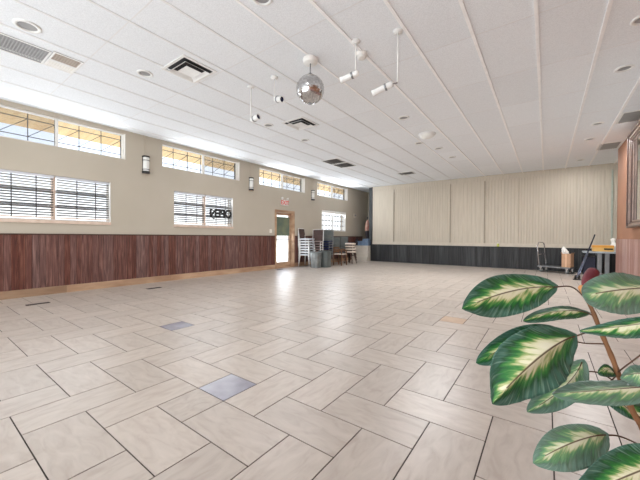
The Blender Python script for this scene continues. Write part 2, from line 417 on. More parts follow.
# ceiling: lay-in panels with white tees
BX = [-0.11 - 0.61 * k for k in range(-5, 13)]
CY = [1.53 + 1.255 * k for k in range(-4, 12)]
cb = MB()
cb.box(-8.0, 3.1, YF, YB + 0.1, CEIL + 0.004, CEIL + 0.2)
xs = sorted([-8.0] + [x for x in BX if -7.95 < x < 3.0] + [3.1]); ys = sorted([YF] + [y for y in CY if YF < y < YB] + [YB])
for a, b in zip(xs, xs[1:]):
    for c, d in zip(ys, ys[1:]):
        k = cb.pts([(a, c, CEIL), (a, d, CEIL), (b, d, CEIL), (b, c, CEIL)]); cb.face([k, k + 1, k + 2, k + 3], r=random.random())
for x in BX:
    if -7.7 < x < 3.0:
        cb.cur = 1 if x > -2.7 else 2
        wd = 0.036 if x > -2.2 else 0.028
        cb.box(x - wd / 2, x + wd / 2, YF, YB, CEIL - (0.014 if x > -2.2 else 0.008), CEIL + 0.002)
cb.cur = 2
for y in CY:
    if YF < y < YB: cb.box(XL, 3.0, y - 0.007, y + 0.007, CEIL - 0.001, CEIL + 0.002)
ce = cb.build('ceiling', ['ceiling_tile', 'tee_white', 'tee_dull']); tag(ce, 'white lay-in panel ceiling with long raised white tees', 'ceiling', kind='structure')

# left wall with openings for seven windows and the door
CLER = [(0.66, 3.06), (3.90, 6.30), (7.13, 9.54), (10.37, 12.80)]; CZ = (2.875, 3.455)
LOWW = [(0.84, 2.76), (4.20, 6.05), (10.70, 12.62)]; LZ = (1.42, 2.31)
DOOR = (7.90, 8.86); DZ = 2.06
holes = [(a, b) + CZ for a, b in CLER] + [(a, b) + LZ for a, b in LOWW] + [DOOR + (0.0, DZ)]
wb = MB()
zs = sorted({0.0, CEIL, *CZ, *LZ, DZ})
for z0, z1 in zip(zs, zs[1:]):
    cuts = sorted([(a, b) for a, b, c, d in holes if c <= z0 + 1e-6 and d >= z1 - 1e-6]); y = YF
    for a, b in cuts + [(YB, YB)]:
        if a > y: wb.box(-8.0, XL, y, a, z0, z1)
        y = b
wl = wb.build('wall_left', 'wall_paint'); tag(wl, 'long tan painted wall with high strip windows on the left', 'wall', kind='structure')
wr = MB().box(XR, XR + 0.22, YF, 11.42, 0, CEIL).build('wall_right', 'salmon_paint'); tag(wr, 'salmon painted wall end at the right edge', 'wall', kind='structure')
o = MB().box(3.0, 3.1, 11.42, YB, 0, CEIL).build('wall_recess', 'wall_paint'); tag(o, 'side wall of the recess beyond the salmon wall', 'wall', kind='structure')
o = MB().box(XR + 0.22, 3.1, 11.3, 11.42, 0, CEIL).build('wall_return', 'wall_paint'); tag(o, 'short return wall behind the salmon wall end', 'wall', kind='structure')
o = MB().box(-8.0, 3.1, YB, YB + 0.1, 0, CEIL).build('wall_far', 'wall_paint'); tag(o, 'far tan wall of the alcove left of the stage', 'wall', kind='structure')
o = MB().box(-8.0, XR + 0.22, YF - 0.12, YF, 0, CEIL).build('wall_front', 'wall_paint'); tag(o, 'tan wall behind the viewer', 'wall', kind='structure')

# dark plank wainscot, left (cut at the door), right wainscot with direct light in its pale rose colour
def planks(y0, y1, x0, x1, z0, z1, pitch=0.095):
    b = MB(); n = max(1, round((y1 - y0) / pitch)); p = (y1 - y0) / n; r = 0.5
    for i in range(n):
        if random.random() < 0.8: r = random.random()
        b.r = r; b.box(x0, x1 - random.random() * 0.002, y0 + i * p + 0.0018, y0 + (i + 1) * p - 0.0018, z0, z1)
    return b
for i, (a, b_) in enumerate(((YF, 7.86), (8.90, 14.3))):
    o = planks(a, b_, XL - 0.01, XL + 0.018, 0.12, 1.15).build('trim_%d' % (i + 1), 'wainscot_wood')
    tag(o, ('dark red-brown plank wainscot left of the door', 'dark red-brown plank wainscot right of the door')[i], 'wainscot', kind='structure')
    o = MB().box(XL - 0.01, XL + 0.032, a, b_, 1.15, 1.172).build('trim_%d' % (i + 3), 'dark_wood')
    tag(o, ('dark cap rail on the wainscot left of the door', 'dark cap rail on the wainscot right of the door')[i], 'trim', kind='structure')
o = planks(YF, 11.40, XR - 0.02, XR + 0.01, 0.0, 1.12, 0.11).build('trim_5', 'wainscot_rose_lit'); tag(o, 'plank wainscot under the framed mirror, coloured pale rose-brown as in direct light', 'wainscot', kind='structure')
b = MB(); b.r = 0.2
y = YF
for y1, r in ((-1.0, .3), (0.9, .1), (1.98, .15), (4.1, .75), (6.4, .95), (7.88, .85)):
    b.r = r; b.box(XL - 0.01, XL + 0.03, y, y1 - 0.002, 0.0, 0.145); y = y1
o = b.build('baseboard_left', 'tan_wood'); tag(o, 'tan wooden baseboard along the dark wainscot', 'baseboard', kind='structure')
o = MB().box(XL - 0.01, XL + 0.03, 8.88, 14.3, 0.0, 0.145).build('baseboard_alcove', 'tan_wood'); tag(o, 'tan wooden baseboard behind the stacked chairs', 'baseboard', kind='structure')

# ------------------------------------------------------------------ windows
GXP = -7.85                               # glass plane
def window(n, ya, yb, za, zb, label, kind):
    r = setting('window_%d' % n, label, 'window', (XL, (ya + yb) / 2, za)); off = r.location
    f = 0.028 if kind == 'high' else 0.035
    b = MB(off)
    b.box(GXP - 0.05, GXP + 0.03, ya, yb, za, za + f); b.box(GXP - 0.05, GXP + 0.03, ya, yb, zb - f * 0.6, zb)
    b.box(GXP - 0.05, GXP + 0.03, ya, ya + f, za + f, zb - f * 0.6); b.box(GXP - 0.05, GXP + 0.03, yb - f, yb, za + f, zb - f * 0.6)
    b.build('window_frame', 'window_white', r)
    ym = (ya + yb) / 2; mw = 0.018 if kind == 'high' else 0.028
    MB(off).box(GXP - 0.045, GXP + 0.035, ym - mw, ym + mw, za + f, zb - f * 0.6).build('mullion', 'window_white' if kind != 'low' else 'rose_wood', r)
    for a, c in ((ya + f, ym - mw), (ym + mw, yb - f)):
        MB(off).box(GXP - 0.006, GXP, a, c, za + f, zb - f * 0.6).build('pane', 'pane_glass', r)
    if kind == 'high':
        # white lined reveal at the far jamb
        MB(off).box(GXP + 0.03, XL + 0.004, yb - 0.012, yb, za, zb).build('jamb_lining', 'window_white', r)
        g = MB(off); X = -7.985; zl, zu = za + 0.145, zb - 0.10; s = (yb - ya) / 6
        for z in (zl, zu): g.box(X - 0.008, X + 0.008, ya, yb, z - 0.006, z + 0.006)
        for k in range(7):
            y = min(max(ya + k * s, ya + 0.01), yb - 0.01)
            g.box(X - 0.008, X + 0.008, y - 0.006, y + 0.006, za, zb)
            if k < 6: g.bar((X, ya + k * s, zl), (X, ya + (k + 1) * s, zu), 0.010, 0.010, (1, 0, 0))
        g.build('iron_grille', 'grille_iron', r)
    elif kind == 'low':
        MB(off).box(GXP + 0.03, XL + 0.03, ya - 0.02, yb + 0.0, za - 0.045, za + 0.012).build('window_sill', 'rose_wood', r)
        MB(off).box(GXP + 0.03, XL + 0.004, yb - 0.014, yb, za + 0.012, zb).build('jamb_lining', 'window_white', r)
        g = MB(off)
        for z in (za + (zb - za) * 0.33, za + (zb - za) * 0.66): g.box(-7.95, -7.91, ya, yb, z - 0.03, z + 0.03)
        g.build('guard_rail', 'rail_grey', r)
    else:
        MB(off).box(GXP + 0.03, XL + 0.02, ya, yb, za - 0.03, za + 0.01).build('window_sill', 'window_white', r)
        MB(off).box(GXP + 0.03, XL + 0.004, yb - 0.014, yb, za + 0.01, zb).build('jamb_lining', 'window_white', r)
        g = MB(off)
        for k in range(1, 8):
            if k != 4: y = ya + (yb - ya) * k / 8; g.box(GXP - 0.03, GXP - 0.008, y - 0.014, y + 0.014, za, zb)
        for k in range(1, 4): z = za + (zb - za) * k / 4; g.box(GXP - 0.03, GXP - 0.008, ya, yb, z - 0.014, z + 0.014)
        g.build('muntin_grid', 'vent_grey', r)
        MB(off).box(GXP + 0.03, XL - 0.01, ya + 0.03, yb - 0.03, zb - 0.13, zb - 0.01).build('rolled_shade', 'white_plastic', r)
    return r
hl = ['high strip window nearest the camera, above the wide blinds', 'high strip window above the window with the open sign',
      'high strip window above the exit sign and glass door', 'high strip window farthest from the camera, above the stacked chairs']
for i, ((a, b_), l) in enumerate(zip(CLER, hl)):
    r = window(i + 1, a, b_, CZ[0], CZ[1], l, 'high')
    ym = (a + b_) / 2; off = r.location
    a2, b2 = ((a + 0.04, ym - 0.03) if i == 0 else (ym + 0.03, b_ - 0.04))
    MB(off).box(GXP - 0.04, GXP - 0.037, a2, b2, CZ[0] + 0.04, CZ[1] - 0.03).build('insect_screen', 'insect_screen', r)
window(5, *LOWW[0], *LZ, 'wide window with lowered white blinds at the left edge', 'low')
window(6, *LOWW[1], *LZ, 'window with white blinds and an open sign', 'low')
window(7, *LOWW[2], *LZ, 'gridded window behind the stacked chairs', 'grid')

# horizontal blinds hanging in the two near lower windows
def blind(y0, y1, label, drop=0.86):
    r = thing('window_blind', label, 'blind', (XL - 0.045, (y0 + y1) / 2, LZ[1] - 0.045), group='white slatted blinds'); off = r.location
    x = XL - 0.045; zt = LZ[1]
    MB(off).box(x - 0.028, x + 0.03, y0, y1, zt - 0.05, zt - 0.004).build('head_rail', 'rail_grey', r, bevel=0.004)
    s = MB(off); n = int((drop - 0.09) / 0.05)
    for k in range(n):
        z = zt - 0.075 - k * 0.05
        s.bar((x, y0 + 0.004, z), (x, y1 - 0.004, z), 0.05, 0.0035, (-0.42, 0, 1))
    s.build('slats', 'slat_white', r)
    zb = zt - 0.075 - n * 0.05
    MB(off).box(x - 0.024, x + 0.024, y0 + 0.004, y1 - 0.004, zb - 0.01, zb + 0.012).build('bottom_rail', 'rose_wood', r, bevel=0.003)
    for q in (0.36, 0.72):
        y = y0 + (y1 - y0) * q
        MB(off).box(x + 0.026, x + 0.029, y - 0.008, y + 0.008, zb, zt - 0.05).build('ladder_tape', 'cord_dark', r)
    return r
blind(0.86, 1.795, 'white slatted blind left of the mullion in the widest window')
blind(1.835, 2.74, 'white slatted blind right of the mullion in the widest window')
blind(4.22, 5.10, 'white slatted blind left of the open sign')
blind(5.15, 6.03, 'white slatted blind behind the open sign')

def letters(cu, parent, m_):
    t = bpy.data.objects.new('tmp', cu); C.objects.link(t); bpy.context.view_layer.update()
    me = bpy.data.meshes.new_from_object(t.evaluated_get(bpy.context.evaluated_depsgraph_get())); bpy.data.objects.remove(t)
    me.materials.clear(); me.materials.append(MATS[m_]); me.name = 'letters'
    o = bpy.data.objects.new('letters', me); C.objects.link(o); o.parent = parent; return o
# open sign hung in the second window, its letters read from outside
sg = thing('open_sign', 'dark lettered open sign seen from behind, hung in front of a white blind', 'sign', (XL - 0.005, 5.62, 1.79)); off = sg.location
e = MB(off)
path = [(XL - 0.003, 5.62 + 0.37 * math.cos(t), 1.80 + 0.19 * math.sin(t)) for t in [2 * PI * k / 40 for k in range(41)]]
e.tube(path[15:27], 0.014, 6)
e.build('oval_tube', 'black_plastic', sg)
MB(off).tube(path[35:41] + path[1:5], 0.014, 6).build('oval_tube', 'black_plastic', sg)
cu = bpy.data.curves.new('open_letters', 'FONT'); cu.body = 'OPEN'; cu.size = 0.30; cu.extrude = 0.008; cu.align_x = 'CENTER'; cu.align_y = 'CENTER'; cu.offset = 0.013; cu.space_character = 0.95
lo = letters(cu, sg, 'black_plastic')
# text x axis along -Y seen from outside (viewer looking in +X reads left to right towards -Y)
lo.matrix_local = Matrix(((0, 0, -1, 0.008), (-1, 0, 0, 0.0), (0, 1, 0, 0.01), (0, 0, 0, 1)))
MB(off).box(XL - 0.012, XL - 0.008, 5.60, 5.604, 1.98, 2.27).build('hanging_wire', 'black_metal', sg)

# ------------------------------------------------------------------ door
d = setting('door_1', 'glass door in a tan wooden frame under the exit sign', 'door', (XL, 8.38, 0)); off = d.location
b = MB(off); b.r = 0.8
b.box(-8.0, XL + 0.035, 7.86, 7.93, 0, 2.10); b.box(-8.0, XL + 0.035, 8.83, 8.90, 0, 2.10); b.box(-8.0, XL + 0.035, 7.93, 8.83, 2.02, 2.10)
b.build('door_frame', 'tan_wood', d, bevel=0.006)
b = MB(off); b.r = 0.6
b.box(-7.90, -7.86, 7.94, 8.00, 0.03, 2.01); b.box(-7.90, -7.86, 8.76, 8.82, 0.03, 2.01); b.box(-7.90, -7.86, 8.00, 8.76, 1.93, 2.01); b.box(-7.90, -7.86, 8.00, 8.76, 0.03, 0.20)
b.build('door_leaf', 'tan_wood', d, bevel=0.004)
MB(off).box(-7.882, -7.876, 8.00, 8.76, 0.20, 1.93).build('pane', 'pane_glass', d)
MB(off).box(-7.874, -7.866, 8.00, 8.76, 1.17, 1.86).build('door_shade', 'shade_green', d)
MB(off).box(-7.87, -7.85, 8.00, 8.76, 1.03, 1.06).build('push_bar', 'steel', d, bevel=0.006)
b = MB(off); b.r = 0.85; b.box(-8.0, XL + 0.06, 7.86, 8.90, 0.0, 0.03)
b.build('threshold', 'tan_wood', d)

# ------------------------------------------------------------------ outside the windows
o = MB().box(-70, -8.0, -40, 60, -0.25, -0.12).build('ground_outside', 'concrete'); tag(o, 'pale sunlit concrete lot outside the windows', 'ground', kind='structure')
b = MB()
b.cur = 0
k = b.pts([(-8.0, YF, 3.66), (-8.0, YB + 1, 3.66), (-9.35, YB + 1, 3.53), (-9.35, YF, 3.53)]); b.face([k, k + 1, k + 2, k + 3])
k = b.pts([(-8.0, YF, 3.95), (-8.0, YB + 1, 3.95), (-9.35, YB + 1, 3.72), (-9.35, YF, 3.72)]); b.face([k + 3, k + 2, k + 1, k])
k = b.pts([(-9.35, YF, 3.53), (-9.35, YB + 1, 3.53), (-9.35, YB + 1, 3.72), (-9.35, YF, 3.72)]); b.face([k, k + 1, k + 2, k + 3])
o = b.build('eave', 'soffit_wood'); tag(o, 'tan boarded eave seen through the high windows', 'eave', kind='structure')

# ------------------------------------------------------------------ stage and folding partition
b = MB()
x = -6.75; 
while x < 3.0:
    x1 = min(x + random.choice((0.09, 0.12, 0.15)), 3.0); b.r = random.random() ** 1.5
    b.box(x, x1 - 0.004, YS, YS + 0.02, 0.0, 0.775 ); x = x1
b.r = 0.1
b.cur = 1; b.box(-6.75, 3.0, YS + 0.02, YB, 0.0, 0.75); b.box(-6.78, 3.0, YS - 0.02, YB, 0.77, 0.80)
b.cur = 0; b.r = 0.3; b.box(-6.77, -6.75, YS - 0.005, YB, 0.0, 0.775)
o = b.build('stage', ['stage_black', 'stage_top']); tag(o, 'low black boarded stage front below the beige partition', 'stage', kind='structure')
pt = setting('wall_back', 'beige ribbed folding partition closing off the stage', 'partition', (-2, 13.46, 0.8)); off = pt.location
def ribs(x0, x1, z0, z1, pitch, depth, y, r):
    b = MB(off); n = max(2, int((x1 - x0) / pitch)); p = (x1 - x0) / n; prev = None
    for i in range(n):
        xa = x0 + i * p; b.r = min(1, max(0, r + random.uniform(-.25, .25)))
        pr = [(xa, y), (xa + p * 0.12, y + depth), (xa + p * 0.22, y + depth), (xa + p * 0.34, y), (xa + p, y)]
        k = b.pts([(q[0], q[1], z) for q in pr for z in (z0, z1)])
        for j in range(len(pr) - 1): b.face([k + 2 * j, k + 2 * j + 2, k + 2 * j + 3, k + 2 * j + 1])
    return b
ZP0, ZP1 = 0.93, 3.33
for x0, x1, pitch, dep, r in ((-6.74, -5.68, 0.21, 0.004, .75), (-5.65, -3.22, 0.10, 0.010, .45), (-3.19, -1.96, 0.15, 0.007, .55), (-1.93, -0.86, 0.10, 0.009, .4), (-0.84, 1.66, 0.085, 0.012, .4), (1.70, 3.0, 0.1, 0.01, .4)):
    ribs(x0, x1, ZP0, ZP1, pitch, dep, 13.46, r).build('panel', 'partition', pt)
MB(off).box(-6.78, 3.0, 13.45, 13.56, 0.80, ZP0).build('bottom_rail', 'partition_trim', pt)
hb = MB(off); n = 90
for i in range(n):
    hb.r = random.uniform(.2, .6); xa = -6.78 + 9.78 * i / n; hb.box(xa + .002, xa + 9.78 / n - .002, 13.45, 13.5, ZP1, CEIL)
hb.build('header', 'partition', pt)
MB(off).box(-6.78, 3.0, 13.5, 13.56, 0.80, CEIL).build('backing', 'seam_dark', pt)
for xx, ww, mm in ((-5.665, 0.036, 'seam_dark'), (-3.205, 0.036, 'seam_dark'), (-1.945, 0.036, 'seam_dark'), (-0.85, 0.02, 'partition_trim'), (1.68, 0.04, 'seam_green')):
    MB(off).box(xx - ww / 2, xx + ww / 2, 13.435, 13.48, ZP0, ZP1 - (0.14 if xx < -5 else 0.0)).build('seam_strip', mm, pt)
MB(off).box(-6.80, -6.74, 13.44, 13.58, 0.80, CEIL).build('end_post', 'black_metal', pt)
MB(off).box(-6.95, -6.80, 13.5, 13.56, 0.76, CEIL).build('curtain', 'curtain_grey', pt)

# steps up to the stage in the alcove
st = thing('stage_steps', 'white painted box steps between the wall and the black stage', 'steps', (-7.2, 13.2, 0)); off = st.location
MB(off).box(-7.66, -6.80, 13.02, 13.45, 0, 0.20).build('tread', 'step_white', st, bevel=0.006)
MB(off).box(-7.66, -6.80, 13.10, 14.4, 0.20, 0.70).build('body', 'step_white', st, bevel=0.006)
MB(off).box(-7.67, -6.79, 13.08, 14.42, 0.70, 0.725).build('landing', 'step_white', st, bevel=0.004)
cr = thing('storage_crate', 'blue-grey crate standing on the white steps', 'crate', (-7.1, 13.45, 0.725)); off = cr.location
b = MB(off); b.box(-7.42, -6.86, 13.25, 13.62, 0.726, 0.735)
for q in ((-7.42, -6.86, 13.25, 13.265), (-7.42, -6.86, 13.605, 13.62), (-7.42, -7.405, 13.265, 13.605), (-6.875, -6.86, 13.265, 13.605)): b.box(*q, 0.735, 0.93)
b.build('body', 'blue_crate', cr)
MB(off).box(-7.43, -6.85, 13.24, 13.63, 0.905, 0.945).build('rim', 'blue_crate', cr)
MB(off).box(-7.20, -6.90, 13.28, 13.58, 0.74, 1.06).build('contents', 'blue_crate', cr, bevel=0.04)
bg_ = thing('dark_bag', 'dark bag slumped on the steps beside the blue-grey crate', 'bag', (-7.52, 13.4, 0.725)); off = bg_.location
MB(off).lathe([(0.0, 0), (0.09, 0.0), (0.11, 0.08), (0.10, 0.2), (0.06, 0.29), (0.03, 0.33), (0.0, 0.34)], (-7.54, 13.4, 0.726), 14).build('body', 'flag_dark', bg_)
MB(off).tube([(-7.57, 13.4, 1.05), (-7.58, 13.4, 1.12), (-7.54, 13.4, 1.15), (-7.50, 13.4, 1.12), (-7.51, 13.4, 1.05)], 0.008, 6).build('strap', 'black_plastic', bg_)
fg = thing('furled_flag', 'furled reddish flag on a dark pole at the end of the partition', 'flag', (-7.14, 13.66, 0.725)); off = fg.location
MB(off).lathe([(0, 0), (0.06, 0), (0.06, 0.02), (0.02, 0.035), (0.0, 0.035)], (-7.14, 13.70, 0.726), 16).build('foot', 'black_metal', fg)
MB(off).tube([(-7.14, 13.70, 0.74), (-7.14, 13.70, 2.05)], 0.012, 8).build('pole', 'dark_wood', fg)
MB(off).lathe([(0.0, 0), (0.035, 0.02), (0.05, 0.06), (0.03, 0.1), (0, 0.13)], (-7.14, 13.70, 2.02), 12).build('finial', 'flag_dark', fg)
b = MB(off); rings = []
pr = [(0.03, 1.98), (0.07, 1.85), (0.10, 1.65), (0.11, 1.45), (0.09, 1.25), (0.07, 1.05), (0.055, 0.93)]
for r_, z in pr: rings.append(b.pts([(-7.14 + r_ * (1 + .22 * math.cos(5 * t + z * 4)) * math.cos(t), 13.70 + r_ * (1 + .22 * math.cos(5 * t + z * 4)) * math.sin(t), z) for t in [2 * PI * k / 24 for k in range(24)]]))
for i in range(len(pr) - 1):
    b.cur = 0 if i < 3 else 1
    for j in range(24): b.face([rings[i] + j, rings[i + 1] + j, rings[i + 1] + (j + 1) % 24, rings[i] + (j + 1) % 24], True)
b.build('flag_cloth', ['flag_red', 'flag_dark'], fg)

# ------------------------------------------------------------------ things on the left wall
def sconce(y, label):
    r = thing('wall_sconce', label, 'wall lamp', (XL, y, 2.63), group='lantern sconces between the high windows'); off = r.location
    MB(off).box(XL, XL + 0.012, y - 0.075, y + 0.075, 2.64, 3.04).build('back_plate', 'black_metal', r)
    for z, h_ in ((2.63, 0.05), (3.01, 0.03), (2.93, 0.012), (2.715, 0.012)):
        b = MB(off); prof = [(XL + 0.0 + 0.105 * math.cos(t), y + 0.085 * math.sin(t)) for t in [-PI / 2 + PI * k / 14 for k in range(15)]]
        k = b.pts([(px, py, z) for px, py in prof] + [(px, py, z + h_) for px, py in prof])
        for j in range(14): b.face([k + j, k + j + 1, k + 16 + j, k + 15 + j], False)
        b.face([k + 14 - j for j in range(15)]); b.face([k + 15 + j for j in range(15)])
        b.build('band', 'black_metal', r)
    b = MB(off); prof = [(XL + 0.012 + 0.085 * math.cos(t), y + 0.068 * math.sin(t)) for t in [-PI / 2 + PI * k / 14 for k in range(15)]]
    k = b.pts([(px, py, 2.68) for px, py in prof] + [(px, py, 3.01) for px, py in prof])
    for j in range(14): b.face([k + j, k + j + 1, k + 16 + j, k + 15 + j], True)
    b.build('glass_shade', 'frosted_glass', r)
    MB(off).tube([(XL + 0.008, y - 0.02, 3.04), (XL + 0.008, y - 0.02, CEIL)], 0.006, 6).build('conduit', 'partition_trim', r)
sconce(3.50, 'black and white lantern sconce nearest the camera, right of the first high window')
sconce(6.76, 'black and white lantern sconce between the second and third high windows')
sconce(10.03, 'black and white lantern sconce above the stacked chairs, left of the farthest high window')
ex = thing('exit_sign', 'white sign with red exit letters and two lamp heads above the door', 'sign', (XL, 8.33, 2.26)); off = ex.location
MB(off).box(XL, XL + 0.05, 8.15, 8.51, 2.27, 2.47).build('housing', 'white_plastic', ex, bevel=0.006)
cu = bpy.data.curves.new('exit_letters', 'FONT'); cu.body = 'EXIT'; cu.size = 0.21; cu.extrude = 0.002; cu.offset = 0.006; cu.align_x = 'CENTER'; cu.align_y = 'CENTER'
lo = letters(cu, ex, 'exit_red')
lo.matrix_local = Matrix(((0, 0, 1, 0.0525), (1, 0, 0, 0.0), (0, 1, 0, 0.108), (0, 0, 0, 1)))
for y in (8.20, 8.46):
    b = MB(off); b.tube([(XL + 0.03, y, 2.47), (XL + 0.035, y, 2.51)], 0.01, 6); b.lathe([(0.0, 0), (0.028, 0.0), (0.045, 0.06), (0.0, 0.062)], (XL + 0.02, y, 2.53), 12, axis=(1, 0.6 if y > 8.3 else -0.6, -0.1)); b.build('lamp_head', 'white_plastic', ex)
def plate(name, y, z, hh, ww, label, cat):
    r = thing(name, label, cat, (XL, y, z)); off = r.location
    MB(off).box(XL, XL + 0.008, y - ww / 2, y + ww / 2, z - hh / 2, z + hh / 2).build('cover_plate', 'switch_plate', r, bevel=0.002)
    for s in (-0.02, 0.02): MB(off).box(XL + 0.008, XL + 0.016, y + s - 0.006, y + s + 0.006, z - 0.014, z + 0.014).build('toggle', 'white_plastic', r)
plate('light_switch', 7.66, 1.33, 0.13, 0.12, 'pale light switch plate on the tan wall left of the glass door', 'switch')
r = thing('thermostat', 'small pale thermostat on the far tan wall near the stage alcove', 'thermostat', (XL, 13.5, 2.2)); off = r.location
MB(off).box(XL, XL + 0.03, 13.38, 13.62, 2.10, 2.30).build('housing', 'partition_trim', r, bevel=0.008); MB(off).box(XL + 0.03, XL + 0.034, 13.43, 13.57, 2.18, 2.26).build('display', 'vent_grey', r)
for (x, y, l) in ((-6.80, 1.36, 'brown floor register nearest the camera, by the left wall'), (-6.88, 3.28, 'brown floor register below the second window'), (-7.43, 7.78, 'brown floor register in front of the glass door')):
    r = thing('floor_register', l, 'vent', (x, y, 0), group='floor registers by the left wall'); off = r.location
    MB(off).box(x - 0.05, x + 0.05, y - 0.15, y + 0.15, 0.0, 0.004).build('frame', 'register_brown', r)
    b = MB(off)
    for k in range(12): b.box(x - 0.04, x + 0.04, y - 0.135 + k * 0.0235, y - 0.123 + k * 0.0235, 0.004, 0.007)
    b.build('louvers', 'black_metal', r)

# ------------------------------------------------------------------ framed mirror on the salmon wall
mr = thing('wall_mirror', 'huge dark wood framed mirror hanging on the salmon wall', 'mirror', (XR, 7.0, 1.3)); off = mr.location
MY0, MY1, MZ0, MZ1 = 5.2, 9.55, 1.365, 3.40
def ring(y0, y1, z0, z1, w_, x0, x1):
    b = MB(off)
    b.box(x0, x1, y0, y1, z0, z0 + w_); b.box(x0, x1, y0, y1, z1 - w_, z1)
    b.box(x0, x1, y0, y0 + w_, z0 + w_, z1 - w_); b.box(x0, x1, y1 - w_, y1, z0 + w_, z1 - w_); return b
ring(MY0, MY1, MZ0, MZ1, 0.045, 1.42, XR).build('outer_frame', 'mirror_frame', mr, bevel=0.008)
ring(MY0 + .045, MY1 - .045, MZ0 + .045, MZ1 - .045, 0.045, 1.445, XR).build('middle_moulding', 'mirror_frame_light', mr, bevel=0.008)
ring(MY0 + .09, MY1 - .09, MZ0 + .09, MZ1 - .09, 0.04, 1.475, XR).build('inner_moulding', 'mirror_frame', mr, bevel=0.006)
ring(MY0 + .13, MY1 - .13, MZ0 + .13, MZ1 - .13, 0.03, 1.495, XR).build('slip', 'mirror_frame_light', mr, bevel=0.004)
MB(off).box(1.505, XR, MY0 + .155, MY1 - .155, MZ0 + .155, MZ1 - .155).build('mirror_glass', 'mirror_glass', mr)

# ------------------------------------------------------------------ ceiling fixtures
def can(x, y, rad, label, name='recessed_light', cat='ceiling light', grp='recessed ceiling lights', face='vent_grey'):
    r = thing(name, label, cat, (x, y, CEIL), group=grp); off = r.location
    MB(off).lathe([(rad * .72, 0.002), (rad * .70, -0.012), (rad * .86, -0.016), (rad, -0.008), (rad, 0.0)], (x, y, CEIL), 28).build('trim_ring', 'white_metal', r)
    MB(off).lathe([(rad * .72, 0.0), (rad * .55, -0.003), (0, -0.004)], (x, y, CEIL), 28).build('lens', face, r)
    return r
for x, y, l in ((-4.78, 2.15, 'recessed ceiling light nearest the large square diffuser, on the window side'),
                (-4.83, 4.70, 'recessed ceiling light in the window-side row, left of the second square diffuser'),
                (-4.83, 5.94, 'recessed ceiling light in the window-side row, just beyond the second square diffuser'),
                (-2.32, 2.16, 'recessed ceiling light cut by the top edge of the photo, nearest in the middle row'),
                (-2.32, 5.98, 'recessed ceiling light in the middle row, before the white dome light'),
                (-2.63, 7.81, 'recessed ceiling light in the middle row, left of and just beyond the white dome light'),
                (-2.36, 8.57, 'recessed ceiling light in the middle row, second beyond the white dome light'),
                (-2.28, 9.73, 'recessed ceiling light in the middle row, farthest from the camera'),
                (0.83, 4.80, 'recessed ceiling light at the right edge of the photo, nearest in the right row'),
                (0.86, 6.04, 'recessed ceiling light second in the right row, above the framed mirror'),
                (0.84, 8.63, 'recessed ceiling light third in the right row'),
                (0.82, 9.86, 'recessed ceiling light fourth in the right row, left of the dark ceiling vents'),
                (0.81, 12.34, 'recessed ceiling light farthest in the right row, close to the partition')):
    can(x, y, 0.105, l)
    ld = bpy.data.lights.new('can_fill', 'AREA'); ld.shape = 'DISK'; ld.size = 0.14; ld.energy = 11 if y < 7 else (16 if y > 12 else 34); ld.color = (0.96, 0.98, 1.0)  # fill added below each can; the lens itself is unlit
    lo = bpy.data.objects.new('can_fill', ld); C.objects.link(lo); lo.location = (x, y, CEIL - 0.02)
can(-4.80, 0.88, 0.125, 'round grey-faced ceiling speaker in a white ring, at the top left', 'ceiling_speaker', 'speaker', None)

def diffuser(x, y, sx, sy, label):
    r = thing('ceiling_diffuser', label, 'air vent', (x, y, CEIL), group='square ceiling air diffusers'); off = r.location
    def fr(b, h0, z0, h1, z1):
        """sloped square ring from half-size factor h0 at z0 to h1 at z1"""
        P = lambda h, z: [(x + sx / 2 * h * i, y + sy / 2 * h * j, CEIL + z) for i, j in ((-1, -1), (1, -1), (1, 1), (-1, 1))]
        k = b.pts(P(h0, z0) + P(h1, z1))
        for j in range(4): q = (j + 1) % 4; b.face([k + j, k + 4 + j, k + 4 + q, k + q])
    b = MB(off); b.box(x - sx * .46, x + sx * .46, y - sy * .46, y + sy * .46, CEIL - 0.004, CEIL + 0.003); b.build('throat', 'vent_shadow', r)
    b = MB(off); fr(b, 1.0, -0.001, 1.0, -0.012); fr(b, 1.0, -0.012, 0.86, -0.012); fr(b, .86, -.012, .86, -.002); b.build('flange', 'white_metal', r)
    for h in (0.74,):
        b = MB(off); fr(b, h, -0.040, h - .17, -0.006); b.build('louver', 'white_metal', r, solid=0.003)
    b = MB(off); fr(b, 0.46, -0.040, 0.40, -0.030); k = b.pts([(x + sx / 2 * .40 * i, y + sy / 2 * .40 * j, CEIL - .030) for i, j in ((-1, -1), (1, -1), (1, 1), (-1, 1))]); b.face([k, k + 3, k + 2, k + 1])
    b.build('core', 'white_metal', r, solid=0.003)
diffuser(-4.16, 2.48, 0.58, 0.52, 'large square white diffuser with dark slots nearest the camera')
diffuser(-4.22, 5.03, 0.58, 0.56, 'square white diffuser with dark slots below and left of the mirror ball')
